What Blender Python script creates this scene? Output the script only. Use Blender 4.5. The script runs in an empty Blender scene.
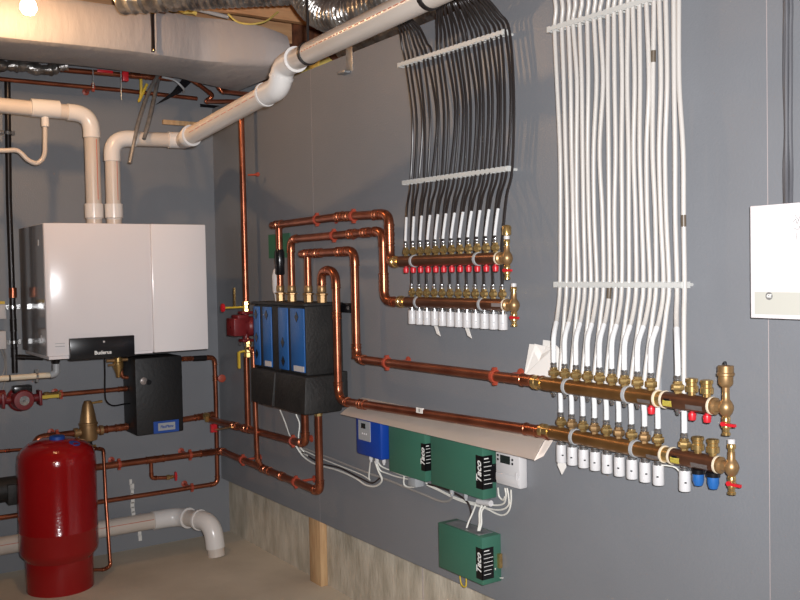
import bpy, bmesh, math, random
import numpy as np
from mathutils import Vector, Matrix
random.seed(7)
PI = math.pi
S = bpy.context.scene
COL = S.collection

# ------------------------------------------------------------------ camera
YAW, PITCH, ROLL, FPX = math.radians(33.8726), math.radians(1.8641), math.radians(-1.0948), 921.33
CAM = Vector((4.983, -2.077, 1.5))
fw = Vector((-math.cos(YAW)*math.cos(PITCH), math.sin(YAW)*math.cos(PITCH), -math.sin(PITCH)))
r0 = fw.cross(Vector((0, 0, 1))).normalized(); u0 = r0.cross(fw)
rt = r0*math.cos(ROLL) + u0*math.sin(ROLL)
up = u0*math.cos(ROLL) - r0*math.sin(ROLL)
cd = bpy.data.cameras.new('camera'); cam = bpy.data.objects.new('camera', cd); COL.objects.link(cam)
cam.matrix_world = Matrix((rt.to_4d(), up.to_4d(), (-fw).to_4d(), (0, 0, 0, 1))).transposed()
for i in range(3): cam.matrix_world[i][3] = CAM[i]
cam.matrix_world = Matrix(((rt.x, up.x, -fw.x, CAM.x), (rt.y, up.y, -fw.y, CAM.y), (rt.z, up.z, -fw.z, CAM.z), (0, 0, 0, 1)))
cd.sensor_fit = 'HORIZONTAL'; cd.sensor_width = 36.0; cd.lens = 36.0*FPX/800.0
cd.clip_start = 0.02; cd.clip_end = 60
S.camera = cam

def ray(px, py): return rt*((px-400)/FPX) - up*((py-300)/FPX) + fw

# ------------------------------------------------------------------ world, lights, exposure
W = bpy.data.worlds.new('world'); S.world = W; W.use_nodes = True
W.node_tree.nodes['Background'].inputs[0].default_value = (0.5, 0.55, 0.6, 1)
W.node_tree.nodes['Background'].inputs[1].default_value = 0.3
def area(name, loc, direction, sx, sy, watt, col):
    d = bpy.data.lights.new(name, 'AREA'); d.shape = 'RECTANGLE'; d.size = sx; d.size_y = sy
    d.energy = watt; d.color = col
    o = bpy.data.objects.new(name, d); COL.objects.link(o); o.location = loc
    o.rotation_euler = Vector(direction).to_track_quat('-Z', 'Y').to_euler(); return o
def point(name, loc, watt, col, rad):
    d = bpy.data.lights.new(name, 'SPOT' if 'flash' in name else 'POINT'); d.energy = watt; d.color = col; d.shadow_soft_size = rad
    o = bpy.data.objects.new(name, d); COL.objects.link(o); o.location = loc; return o
# the camera's own flash, an added unseen warm light behind it, and the bare bulb position
fl = point('camera_flash', CAM + rt*0.045 + up*0.05, 525, (0.98, 0.98, 1.0), 0.02)
fl.data.spot_size = math.radians(92); fl.data.spot_blend = 1.0
fl.rotation_euler = (fw + rt*0.06).to_track_quat('-Z', 'Y').to_euler()
point('rear_fill_light', (6.3, -3.4, 2.55), 14, (1.0, 0.72, 0.45), 0.04)
BULB = CAM + ray(28, -4)*((1.10-CAM.x)/ray(28, -4).x)
S.view_settings.view_transform = 'Standard'; S.view_settings.look = 'None'
S.view_settings.exposure = 0.0; S.view_settings.gamma = 1.0; S.view_settings.use_curve_mapping = False

# ------------------------------------------------------------------ pixel rays to world points (800x600 frame)
def R(px, py, d=0.0): v = ray(px, py); return CAM + v*((-d-CAM.y)/v.y)     # at distance d from right wall
def B(px, py, x=0.0): v = ray(px, py); return CAM + v*((x-CAM.x)/v.x)      # at distance x from left wall
def Z(px, py, z=0.0): v = ray(px, py); return CAM + v*((z-CAM.z)/v.z)
def D(px, py, d): return CAM + ray(px, py)*d

# ------------------------------------------------------------------ materials
def lin(c): c = c/255.0; return c/12.92 if c <= 0.04045 else ((c+0.055)/1.055)**2.4
def rgb(r, g, b): return (lin(r), lin(g), lin(b), 1)
def mat(name, col, rough=0.5, metal=0.0, var=0.0, scale=8.0, bump=0.0, bscale=60.0, coat=0.0, stretch=None, col2=None, emis=None, spec=None, detail=4):
    m = bpy.data.materials.new(name); m.use_nodes = True
    n = m.node_tree.nodes; l = m.node_tree.links; p = n['Principled BSDF']
    p.inputs['Base Color'].default_value = col; p.inputs['Roughness'].default_value = rough
    p.inputs['Metallic'].default_value = metal; p.inputs['Coat Weight'].default_value = coat
    if spec is not None: p.inputs['Specular IOR Level'].default_value = spec
    if emis: p.inputs['Emission Color'].default_value = emis[0]; p.inputs['Emission Strength'].default_value = emis[1]
    if var or bump or col2:
        tc = n.new('ShaderNodeTexCoord'); mp = n.new('ShaderNodeMapping'); l.new(tc.outputs['Object'], mp.inputs[0])
        if stretch: mp.inputs['Scale'].default_value = stretch
    if var or col2:
        t = n.new('ShaderNodeTexNoise'); t.inputs['Scale'].default_value = scale; t.inputs['Detail'].default_value = detail
        l.new(mp.outputs[0], t.inputs['Vector'])
        cr = n.new('ShaderNodeValToRGB'); cr.color_ramp.elements[0].position = 0.3; cr.color_ramp.elements[1].position = 0.7
        a = col2 if col2 else tuple(min(1, c*(1-var)) for c in col[:3]) + (1,)
        b = col if col2 else tuple(min(1, c*(1+var)) for c in col[:3]) + (1,)
        cr.color_ramp.elements[0].color = a; cr.color_ramp.elements[1].color = b
        l.new(t.outputs['Fac'], cr.inputs[0]); l.new(cr.outputs[0], p.inputs['Base Color'])
    if bump:
        t2 = n.new('ShaderNodeTexNoise'); t2.inputs['Scale'].default_value = bscale; t2.inputs['Detail'].default_value = 5
        l.new(mp.outputs[0], t2.inputs['Vector'])
        bp = n.new('ShaderNodeBump'); bp.inputs['Strength'].default_value = bump; bp.inputs['Distance'].default_value = 0.01
        l.new(t2.outputs['Fac'], bp.inputs['Height']); l.new(bp.outputs[0], p.inputs['Normal'])
    return m
M = dict(
 wall=mat('grey_wall_paint', rgb(122, 124, 128), 0.40, var=0.035, scale=3, bump=0.12, bscale=140),
 conc=mat('foundation_concrete', rgb(206, 196, 178), 0.9, col2=rgb(160, 150, 132), scale=5.5, stretch=(2.6, 2.2, 0.9), bump=0.4, bscale=25, detail=8),
 floor=mat('floor_concrete', rgb(208, 197, 178), 0.75, col2=rgb(180, 168, 150), scale=2.5, bump=0.15, bscale=30, detail=8),
 dark_wall=mat('far_wall_paint', rgb(120, 120, 122), 0.7),
 wood=mat('pine_lumber', rgb(203, 168, 125), 0.65, col2=rgb(176, 138, 98), scale=9, stretch=(6, 6, 0.7)),
 joist=mat('joist_lumber', rgb(214, 168, 122), 0.7, col2=rgb(180, 130, 90), scale=7, stretch=(6, 0.6, 6)),
 osb=mat('subfloor_board', rgb(150, 96, 66), 0.8, col2=rgb(96, 60, 44), scale=25),
 copper=mat('copper_pipe', rgb(172, 104, 76), 0.30, 0.82, col2=rgb(128, 70, 50), scale=9, detail=6),
 copper2=mat('copper_fitting', rgb(184, 112, 80), 0.27, 0.85, col2=rgb(136, 74, 52), scale=22),
 manbody=mat('bronzed_copper_manifold', rgb(142, 104, 62), 0.34, 0.70, col2=rgb(114, 80, 46), scale=12),
 manbody2=mat('dark_bronzed_copper', rgb(120, 82, 62), 0.34, 0.7, col2=rgb(96, 62, 46), scale=12),
 brass=mat('brass', rgb(222, 190, 128), 0.24, 0.85, col2=rgb(186, 148, 90), scale=20),
 bronze=mat('cast_bronze', rgb(176, 142, 100), 0.4, 0.7, col2=rgb(140, 108, 72), scale=14),
 chrome=mat('chrome', rgb(200, 200, 200), 0.2, 0.9),
 steel=mat('galvanised_steel', rgb(165, 168, 170), 0.38, 0.8, var=0.2, scale=30),
 pvc=mat('white_pvc', rgb(204, 194, 184), 0.28, col2=rgb(194, 182, 170), scale=3),
 pvcfit=mat('white_pvc_fitting', rgb(216, 212, 208), 0.25),
 pvcink=mat('red_print_ink', rgb(190, 110, 90), 0.6),
 cream=mat('cream_plastic', rgb(214, 200, 176), 0.35),
 enamel=mat('white_enamel', rgb(226, 220, 220), 0.22, coat=0.3),
 enamel2=mat('white_enamel_cabinet', rgb(229, 224, 224), 0.2, coat=0.3),
 blackgloss=mat('black_plastic', rgb(22, 22, 25), 0.25),
 foam2=mat('black_coated_foam', rgb(22, 22, 23), 0.55, bump=0.15, bscale=60),
 foam=mat('black_foam', rgb(36, 34, 32), 0.6, col2=rgb(24, 23, 22), scale=14, bump=0.25, bscale=70),
 blue=mat('blue_plastic', rgb(34, 92, 158), 0.4),
 blue2=mat('deep_blue_plastic', rgb(20, 62, 150), 0.35),
 green=mat('green_powder_coat', rgb(58, 106, 88), 0.42, var=0.04, scale=4),
 redtank=mat('red_tank_paint', rgb(140, 18, 20), 0.12, var=0.06, scale=3, bump=0.06, bscale=90),
 redpump=mat('red_cast_iron', rgb(112, 30, 34), 0.42, var=0.15, scale=20),
 red=mat('red_plastic', rgb(196, 34, 44), 0.35),
 orange=mat('red_orange_clamp_plastic', rgb(160, 66, 46), 0.45),
 whitepl=mat('white_plastic', rgb(200, 198, 198), 0.35),
 pex=mat('white_pex', rgb(192, 187, 181), 0.3),
 sleeve=mat('bright_white_sleeve', rgb(216, 216, 216), 0.5),
 blackpex=mat('black_pex', rgb(42, 37, 36), 0.32),
 band=mat('brown_printed_band', rgb(96, 84, 70), 0.4),
 clip=mat('white_clip_rail_plastic', rgb(196, 196, 192), 0.4),
 paper=mat('white_paper', rgb(232, 228, 222), 0.8),
 sheet=mat('cream_cover_sheet', rgb(236, 222, 210), 0.55, var=0.02, scale=3),
 gold=mat('yellow_plastic', rgb(206, 176, 60), 0.4),
 blackiron=mat('black_iron_pipe', rgb(34, 30, 30), 0.35, 0.3),
 wrap=mat('foil_faced_duct_wrap', rgb(150, 147, 148), 0.55, metal=0.0, var=0.06, scale=3, bump=0.7, bscale=11, stretch=(1, 1.6, 0.5)),
 foil=mat('silver_foil', rgb(190, 188, 184), 0.28, 0.85, col2=rgb(110, 104, 100), scale=14, bump=1.0, bscale=28),
 wire_w=mat('white_cable', rgb(220, 218, 210), 0.45),
 wire_g=mat('grey_cable', rgb(150, 146, 142), 0.45),
 wire_d=mat('dark_cable', rgb(46, 36, 34), 0.5),
 insul=mat('yellow_insulation', rgb(196, 176, 96), 0.9, var=0.2, scale=30),
 hose=mat('dull_grey_hose', rgb(128, 126, 124), 0.4, 0.3, var=0.2, scale=40),
 strip=mat('beige_strip_plastic', rgb(186, 184, 174), 0.4),
 dgrey=mat('dark_grey_cable', rgb(88, 88, 92), 0.45),
 sideshade=mat('shaded_white_side', rgb(116, 112, 112), 0.16, coat=0.2),  # white side metal with the shade of grazing light put into its colour
 grey=mat('grey_plastic', rgb(158, 160, 162), 0.4),
 lens=mat('dark_display', rgb(34, 42, 40), 0.15),
 black=mat('black_sticker', rgb(14, 14, 16), 0.4),
 ink=mat('white_ink', rgb(232, 232, 228), 0.6),
 stampgrey=mat('grey_ink', rgb(120, 118, 115), 0.6),
 silver=mat('silver_sticker', rgb(150, 140, 136), 0.35, 0.3),
 yellow=mat('yellow_sticker', rgb(222, 206, 96), 0.5),
 bluesticker=mat('blue_sticker', rgb(30, 72, 150), 0.45),
 bulb=mat('glowing_bulb_glass', (1, 1, 1, 1), 0.3, emis=((1, 0.60, 0.30, 1), 500)),
 greencard=mat('green_tag_card', rgb(52, 104, 78), 0.6),
 caulk=mat('white_caulk', rgb(215, 212, 206), 0.7),
 seam=mat('panel_seam', rgb(172, 160, 158), 0.7),
)

# ------------------------------------------------------------------ mesh builder
def frame_of(d):
    d = d.normalized(); a = Vector((0, 0, 1)) if abs(d.z) < 0.9 else Vector((1, 0, 0))
    u = d.cross(a).normalized(); return u, d.cross(u).normalized()
class MB:
    def __init__(s): s.v = []; s.f = []
    def box(s, c, size, ax=None):
        c = Vector(c); hx, hy, hz = [k/2 for k in size]
        X, Y, Zz = ax if ax else (Vector((1, 0, 0)), Vector((0, 1, 0)), Vector((0, 0, 1)))
        b = len(s.v)
        for i in (-1, 1):
            for j in (-1, 1):
                for k in (-1, 1): s.v.append(c + X*hx*i + Y*hy*j + Zz*hz*k)
        for q in ((0, 1, 3, 2), (4, 6, 7, 5), (0, 4, 5, 1), (2, 3, 7, 6), (0, 2, 6, 4), (1, 5, 7, 3)): s.f.append([b+i for i in q])
        return s
    def bb(s, lo, hi):
        lo = Vector(lo); hi = Vector(hi); return s.box((lo+hi)/2, [abs(hi[i]-lo[i]) for i in range(3)])
    def prism(s, poly, ext):
        ext = Vector(ext); b = len(s.v); n = len(poly)
        s.v += [Vector(p) for p in poly] + [Vector(p)+ext for p in poly]
        s.f.append([b+i for i in range(n)][::-1]); s.f.append([b+n+i for i in range(n)])
        for i in range(n): j = (i+1) % n; s.f.append([b+i, b+j, b+n+j, b+n+i])
        return s
    def tube(s, pts, r, n=14, cap=True):
        pts = [Vector(p) for p in pts]; k = len(pts)
        rs = r if isinstance(r, (list, tuple)) else [r]*k
        u = None; b = len(s.v)
        for i in range(k):
            if i == 0: t = pts[1]-pts[0]
            elif i == k-1: t = pts[-1]-pts[-2]
            else: t = (pts[i+1]-pts[i]).normalized() + (pts[i]-pts[i-1]).normalized()
            t.normalize()
            if u is None: u, w = frame_of(t)
            else:
                u = (u - t*u.dot(t)).normalized(); w = t.cross(u)
            for j in range(n):
                a = 2*PI*j/n; s.v.append(pts[i] + (u*math.cos(a) + w*math.sin(a))*rs[i])
        for i in range(k-1):
            for j in range(n):
                j2 = (j+1) % n
                s.f.append([b+i*n+j, b+i*n+j2, b+(i+1)*n+j2, b+(i+1)*n+j])
        if cap:
            s.f.append([b+j for j in range(n)][::-1]); s.f.append([b+(k-1)*n+j for j in range(n)])
        return s
    def lathe(s, base, axis, prof, n=20):
        axis = Vector(axis).normalized(); base = Vector(base); u, w = frame_of(axis); w = axis.cross(u)
        b = len(s.v)
        for r, h in prof:
            for j in range(n):
                a = 2*PI*j/n; s.v.append(base + axis*h + (u*math.cos(a) + w*math.sin(a))*max(r, 1e-5))
        for i in range(len(prof)-1):
            for j in range(n):
                j2 = (j+1) % n; s.f.append([b+i*n+j, b+i*n+j2, b+(i+1)*n+j2, b+(i+1)*n+j])
        s.f.append([b+j for j in range(n)][::-1]); s.f.append([b+(len(prof)-1)*n+j for j in range(n)])
        return s
    def grid(s, rows, thick=0.0):
        b = len(s.v); m = len(rows[0])
        for r_ in rows: s.v += [Vector(p) for p in r_]
        for i in range(len(rows)-1):
            for j in range(m-1): s.f.append([b+i*m+j, b+i*m+j+1, b+(i+1)*m+j+1, b+(i+1)*m+j])
        return s
WL = {}
def link(name, ob, parent, loc):
    COL.objects.link(ob); WL[ob.name] = Vector(loc)
    if parent is not None: ob.parent = parent; ob.location = Vector(loc) - WL[parent.name]
    else: ob.location = loc
    return ob
def part(name, mb, m, parent=None, label=None, bevel=0.0, solid=0.0, base=False, seg=2):
    lo = Vector([min(v[i] for v in mb.v) for i in range(3)]); hi = Vector([max(v[i] for v in mb.v) for i in range(3)])
    c = (lo+hi)/2
    if base: c.z = lo.z
    me = bpy.data.meshes.new(name); bm = bmesh.new()
    vs = [bm.verts.new(v-c) for v in mb.v]
    for f in mb.f:
        try: bm.faces.new([vs[i] for i in f])
        except ValueError: pass
    if solid: 
        bmesh.ops.solidify(bm, geom=bm.faces[:], thickness=solid)
    bmesh.ops.recalc_face_normals(bm, faces=bm.faces[:])
    if bevel: bmesh.ops.bevel(bm, geom=[e for e in bm.edges if e.is_manifold and e.calc_face_angle(0) > 0.6], offset=bevel, segments=seg, affect='EDGES', profile=0.5, clamp_overlap=True)
    for f in bm.faces: f.smooth = True
    for e in bm.edges:
        if len(e.link_faces) == 2 and e.calc_face_angle(0) > 0.7: e.smooth = False
    bm.to_mesh(me); bm.free(); me.materials.append(m)
    o = bpy.data.objects.new(name, me)
    if label: o['label'] = label
    return link(name, o, parent, c)
def tag(o, label, cat, group=None):
    o['label'] = label; o['category'] = cat
    if group: o['group'] = group
    return o
def thing(name, label, cat, loc, group=None):
    o = bpy.data.objects.new(name, None); o.empty_display_size = 0.05
    link(name, o, None, Vector(loc)); return tag(o, label, cat, group)
def struct(name, mb, m, parent=None, **k):
    o = part(name, mb, m, parent, **k)
    if parent is None: o['kind'] = 'structure'
    return o
def text(name, s, origin, xdir, ydir, size, m, parent, shear=0.0, ext=0.0004, bold=0.0):
    cu = bpy.data.curves.new(name, 'FONT'); cu.body = s; cu.size = size; cu.shear = shear; cu.extrude = ext; cu.offset = bold
    cu.align_x = 'CENTER'; cu.align_y = 'CENTER'
    tmp = bpy.data.objects.new('tmp', cu); COL.objects.link(tmp)
    bpy.context.view_layer.update()
    me = bpy.data.meshes.new_from_object(tmp); bpy.data.objects.remove(tmp); me.name = name
    X = Vector(xdir).normalized(); Y = Vector(ydir).normalized(); N = X.cross(Y)
    for v in me.vertices: v.co = X*v.co.x + Y*v.co.y + N*v.co.z
    me.materials.clear(); me.materials.append(m)
    return link(name, bpy.data.objects.new(name, me), parent, Vector(origin))

def rounded(pts, br, n=7):
    pts = [Vector(p) for p in pts]; out = [pts[0]]; info = []
    for i in range(1, len(pts)-1):
        a, p, b = pts[i-1], pts[i], pts[i+1]
        d1 = (p-a).normalized(); d2 = (b-p).normalized(); ang = d1.angle(d2)
        if ang < 0.05: out.append(p); continue
        t = min(br*math.tan(ang/2), (p-a).length*0.48, (b-p).length*0.48); s_, e_ = p-d1*t, p+d2*t
        arc = []
        for k in range(n+1):
            q = k/n; arc.append(s_*(1-q)**2 + p*2*q*(1-q) + e_*q*q)
        info.append((arc, d1, d2)); out += arc
    out.append(pts[-1]); return out, info
def catmull(pts, n=6):
    pts = [Vector(p) for p in pts]; P = [pts[0]*2-pts[1]] + pts + [pts[-1]*2-pts[-2]]; out = []
    for i in range(1, len(P)-2):
        for k in range(n):
            t = k/n; a, b, c, d = P[i-1], P[i], P[i+1], P[i+2]
            out.append(0.5*((2*b) + (c-a)*t + (2*a-5*b+4*c-d)*t*t + (3*b-a-3*c+d)*t**3))
    out.append(pts[-1]); return out
def clamp_on(root, p, axis, r, wall, m=None, rod=True):
    """ring around the pipe with a stand-off stem back to the wall ('R' y=0 or 'B' x=0)"""
    m = m or M['orange']; p = Vector(p); axis = Vector(axis).normalized(); mb = MB()
    mb.lathe(p-axis*0.008, axis, [(r*1.02, 0), (r*1.28, 0.0005), (r*1.33, 0.008), (r*1.28, 0.0155), (r*1.02, 0.016)], 18)
    w = Vector((0, 1, 0)) if wall == 'R' else Vector((-1, 0, 0))
    dist = -p.y if wall == 'R' else p.x
    a = p + w*r
    if rod and dist > r*1.3: mb.tube([a, p + w*(dist-0.001)], 0.006, 8); mb.lathe(p+w*(dist-0.001), -w, [(0.018, 0), (0.018, 0.004), (0.007, 0.008)], 12)
    for s_ in (1, -1):
        q = p + Vector((0, 0, 1))*s_*(r*1.35) if abs(axis.z) < 0.5 else p + axis.cross(w)*s_*(r*1.35)
        mb.box(q, (0.012, 0.014, 0.012))
    return part('pipe_clamp', mb, m, root)
def run(name, label, pts, r, br=None, m=None, mf=None, cat='pipe', coup=(), clamps=(), wall='R', group=None, elb=True, n=16, ends=(0, 0), tees=()):
    m = m or M['copper']; mf = mf or M['copper2']; br = br or r*2.0
    root = thing(name, label, cat, pts[0], group)
    path, info = rounded(pts, br)
    part('pipe', MB().tube(path, r, n), m, root)
    if elb:
        for arc, d1, d2 in info:
            if d1.angle(d2) < 0.25: continue
            e = MB(); L = r*0.9
            pp = [arc[0]-d1*L] + arc + [arc[-1]+d2*L]
            e.tube(pp, r*1.1, n)
            e.lathe(arc[0]-d1*L*1.15, d1, [(r*1.0, 0), (r*1.22, 0.001), (r*1.22, r*0.3), (r*1.08, r*0.34)], n)
            e.lathe(arc[-1]+d2*L*1.15, -d2, [(r*1.0, 0), (r*1.22, 0.001), (r*1.22, r*0.3), (r*1.08, r*0.34)], n)
            e.lathe(arc[0]-d1*L*0.35, d1, [(r*1.08, 0), (r*1.18, 0.001), (r*1.18, r*0.25), (r*1.08, r*0.3)], n)
            e.lathe(arc[-1]+d2*L*0.35, -d2, [(r*1.08, 0), (r*1.18, 0.001), (r*1.18, r*0.25), (r*1.08, r*0.3)], n)
            part('elbow', e, mf, root)
    for p, L in coup:
        p = Vector(p); best = None
        for i in range(len(pts)-1):
            a, b = Vector(pts[i]), Vector(pts[i+1]); d = (b-a).normalized(); t = max(0, min((b-a).length, (p-a).dot(d))); q = a+d*t
            if best is None or (q-p).length < best[0]: best = ((q-p).length, q, d)
        _, q, d = best; h = L/2
        part('coupling', MB().lathe(q-d*h, d, [(r, 0), (r*1.22, 0.001), (r*1.22, r*0.35), (r*1.1, r*0.45), (r*1.1, L/2-r*.15), (r*1.2, L/2-r*.1), (r*1.2, L/2+r*.1), (r*1.1, L/2+r*.15), (r*1.1, L-r*0.45), (r*1.22, L-r*0.35), (r*1.22, L-0.001), (r, L)], n), mf, root)
    for p in clamps:
        p = Vector(p); best = None
        for i in range(len(pts)-1):
            a, b = Vector(pts[i]), Vector(pts[i+1]); d = (b-a).normalized(); t = max(0, min((b-a).length, (p-a).dot(d))); q = a+d*t
            if best is None or (q-p).length < best[0]: best = ((q-p).length, q, d)
        clamp_on(root, best[1], best[2], r, wall)
    return root
def cable(name, label, pts, r, m, cat='cable', group=None, n=8):
    mb = MB().tube(catmull(pts, 6), r, n); return tag(part(name, mb, m), label, cat, group)

# ================================================================== STRUCTURE
PB = 0.318   # bottom edge of the grey panelling on the right wall
XR, YN, ZC, ZW = 8.2, -5.2, 2.99, 2.44
conc = struct('wall_right', MB().bb((-0.2, 0.045, 0), (XR, 0.34, ZW-0.04)), M['conc'])
def panel(x0, x1): return MB().bb((x0, 0.0, PB), (x1, 0.0449, ZW))
px310 = R(311.5, 120, 0).x; px765 = R(768, 250, 0).x
part('painted_panel', panel(-0.0, px310-0.0012), M['wall'], conc)
part('painted_panel', panel(px310+0.0012, px765-0.0012), M['wall'], conc)
part('painted_panel', panel(px765+0.0012, XR), M['wall'], conc)
struct('trim_1', MB().bb((px310-0.0012, 0.0005, PB), (px310+0.0012, 0.044, ZW-.002)), M['seam'])
struct('trim_2', MB().bb((px765-0.0012, 0.0005, PB), (px765+0.0012, 0.044, ZW-.002)), M['seam'])
struct('wall_left', MB().bb((-0.2, YN, 0), (0, 0.34, ZC)), M['wall'])
struct('wall_near', MB().bb((-0.2, YN-0.2, 0), (XR, YN, ZC)), M['dark_wall'])
struct('wall_back', MB().bb((XR, YN-0.2, 0), (XR+0.2, 0.25, ZC)), M['dark_wall'])
struct('trim_4', MB().bb((0.0, 0.05, ZW-0.0399), (XR, 0.30, ZW-0.002)), M['wood'])
struct('floor', MB().bb((-0.2, YN-0.2, -0.15), (XR+.2, 0.25, 0)), M['floor'])
ceil = struct('ceiling', MB().bb((-0.2, YN-0.2, ZC), (XR+.2, 0.36, ZC+0.04)), M['osb'])
x = 0.79 - 0.81
k = 0
for x in [0.02+0.406*i for i in range(-0, 20)]:
    part('joist', MB().bb((x-0.019, YN, 2.75), (x+0.019, 0.29, ZC)), M['joist'], ceil)
part('rim_board', MB().bb((0.0, 0.30, ZW), (XR, 0.338, ZC)), M['osb'], ceil)
# wooden stud set against the concrete
p0 = R(312, 560, -0.02); p1 = R(326, 560, -0.02)
tag(part('wooden_stud', MB().bb((p0.x, 0.0075, 0.0), (p1.x-0.03, 0.0445, PB-0.0)), M['wood'], bevel=0.002, base=True), 'short bare pine stud standing against the concrete below the grey panelling', 'wood stud')
# form-tie crack in the foundation wall
xx = R(423, 580, -0.045).x
struct('trim_3', MB().bb((xx-0.002, 0.043, 0), (xx+0.002, 0.0455, PB)), M['seam'])
# light board let into the left wall below the duct
a = B(162, 120, 0.0); b = B(195, 127, 0.0)
tag(part('wooden_block', MB().bb((0.0, a.y, b.z), (0.02, b.y+0.12, a.z)), M['wood'], bevel=0.001), 'pale wooden strip fixed on the left wall just above the plastic vent elbow', 'wood strip')

U = 0.10        # stand-off of the copper pipes from the right wall
# ================================================================== CEILING THINGS
# wrapped duct
dz0, dz1 = 2.52, 2.74
duct = thing('air_duct', 'large rectangular duct in silver foil wrap hanging under the ceiling', 'duct', (0.55, -1.4, dz0))
plan = [(0.75, -3.2), (0.75, -0.33), (0.98, -0.015), (0.36, -0.015), (0.33, -3.2)]
mb = MB(); N = 60
rows = []
def ductsec(yy, flare, zsag):
    xf = 0.75 + flare; xb = 0.34
    g_ = max(0.0, (yy+0.34)/0.33); dz0 = 2.52 - 0.05*g_; dz1 = 2.745 - 0.10*g_**1.4
    pr = [(xb, dz0+0.03), (xb+0.03, dz0+zsag), (xf-0.035, dz0+zsag), (xf-0.01, dz0+0.012+zsag), (xf, dz0+0.04), (xf+0.006, dz0+0.11), (xf, dz1-0.04), (xf-0.02, dz1-0.008), (xf-0.05, dz1), (xb, dz1)]
    return [Vector((x_, yy, z_)) for x_, z_ in pr]
ys = [-3.2 + i*(3.2-0.012)/N for i in range(N+1)]
for yy in ys:
    fl = 0.0 if yy < -0.34 else (yy+0.34)/0.33*0.30
    if yy > -0.10: fl -= (yy+0.10)*0.6
    fl += 0.005*math.sin(yy*9) ; rows.append(ductsec(yy, fl, 0.004*math.sin(yy*7+1)))
mm = len(rows[0])
for r_ in rows: mb.v += r_
for i in range(len(rows)-1):
    for j in range(mm): j2 = (j+1) % mm; mb.f.append([i*mm+j, i*mm+j2, (i+1)*mm+j2, (i+1)*mm+j])
mb.f.append(list(range(mm))[::-1]); mb.f.append([(len(rows)-1)*mm+j for j in range(mm)])
part('duct_wrap', mb, M['wrap'], duct)
a = B(150.5, 10, 0.76); b = B(154.5, 53, 0.76)
mb = MB().bb((0.752, a.y, b.z+0.005), (0.768, b.y, a.z-0.005)); part('seam_strip', mb, M['blackiron'], duct, 'dark gap strip where two wraps meet')
mb = MB().tube([(0.763, b.y+0.006, b.z-0.0), (0.768, b.y+0.008, (a.z+b.z)/2), (0.763, b.y+0.008, a.z)], 0.006, 8); part('wrap_edge', mb, M['wrap'], duct)
for zz in (a.z-0.012, b.z+0.012): part('staple', MB().lathe((0.768, (a.y+b.y)/2, zz), (1, 0, 0), [(0.006, 0), (0.006, 0.003), (0.002, 0.005)], 10), M['brass'], duct)
# bulb and lamp holder
bl = thing('bare_light_bulb', 'bare glowing light bulb in a ceiling holder in front of the duct', 'light bulb', BULB + Vector((0, 0, -0.06)))
part('bulb', MB().lathe(BULB+Vector((0, 0, -0.075)), (0, 0, 1), [(0.001, 0), (0.02, 0.004), (0.03, 0.02), (0.031, 0.035), (0.024, 0.055), (0.015, 0.07), (0.014, 0.08)], 20), M['bulb'], bl)
part('lamp_holder', MB().lathe(BULB+Vector((0, 0, -0.01)), (0, 0, 1), [(0.02, 0), (0.022, 0.03), (0.05, 0.045), (0.055, 0.10), (0.055, 0.33)], 20), M['whitepl'], bl)
# flexible foil ducts
def flexduct(name, label, pts, r):
    path = catmull(pts, 22); pp = []; rr = []
    for i, p in enumerate(path): pp.append(p); rr.append(r*(1+0.05*math.sin(i*2.1)+0.03*random.random()))
    return tag(part(name, MB().tube(pp, rr, 22), M['foil']), label, 'duct')
flexduct('flexible_duct', 'dark silver flexible duct running above the lumber behind the vent pipe', [Vector((p_.x, p_.y, 2.668)) for p_ in (D(120, -32, 3.85), D(190, -18, 3.8), D(240, -9, 3.78), D(285, -10, 3.76), D(330, -26, 3.7))], 0.075)
flexduct('flexible_duct', 'crinkled shiny foil duct bending down above the white vent pipe', [D(292, -32, 3.62), D(306, -4, 3.6), D(324, 14, 3.55), D(352, 12, 3.45), D(385, -2, 3.3), D(415, -20, 3.2)], 0.062)
flexduct('flexible_duct', 'grey foil duct put on top of the right wall to darken the recess behind the black tubes', [Vector((1.3, 0.13, 2.53)), Vector((1.7, 0.115, 2.535)), Vector((2.1, 0.115, 2.535)), Vector((2.6, 0.12, 2.53))], 0.072)  # placed inside the wall-top recess so that it stays dark
tag(part('insulation_tuft', MB().tube(catmull([Vector((0.85, 0.12, 2.49)), Vector((0.95, 0.14, 2.51)), Vector((1.1, 0.13, 2.49))], 5), [0.045+0.006*math.sin(i*1.7) for i in range(11)], 10), M['insul']), 'yellow insulation stuffed on the wall top beside the end of the duct', 'insulation')
# lumber and loose stuff above the duct
tag(part('wooden_board', MB().box(B(147, 1, 0.72)+Vector((0, 0, 0.012)), (0.09, 0.20, 0.03)), M['joist']), 'reddish board end lying on top of the wrapped duct', 'board')
tag(part('insulation_tuft', MB().tube(catmull([B(150, 6, 0.7), B(165, 9, 0.7), B(178, 10, 0.7), B(196, 13, 0.7)], 5), [0.012+0.004*math.sin(i*1.7) for i in range(16)], 8), M['insul']), 'yellow strip of insulation along the top edge of the duct', 'insulation')
cable('plastic_conduit', 'pale plastic conduit running along the top of the wrapped duct', [B(140, -4, 0.80), B(165, 2, 0.80), B(200, 10, 0.80), B(228, 17, 0.80)], 0.010, M['grey'], 'conduit')
cable('yellow_cable', 'yellow cable looping over the right end of the duct', [B(228, 14, 0.84), B(238, 22, 0.86), B(252, 24, 0.9), B(266, 21, 0.92), B(278, 12, 0.9)], 0.005, M['insul'])
tag(part('foil_scrap', MB().tube(catmull([B(-6, 66, 0.2), B(20, 66, 0.2), B(45, 70, 0.2), B(66, 66, 0.2)], 8), [0.026+0.004*math.sin(i*1.1)+0.003*math.sin(i*2.9) for i in range(25)], 14), M['foil']), 'crumpled foil duct wrap hanging behind the left end of the duct', 'foil')
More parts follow.
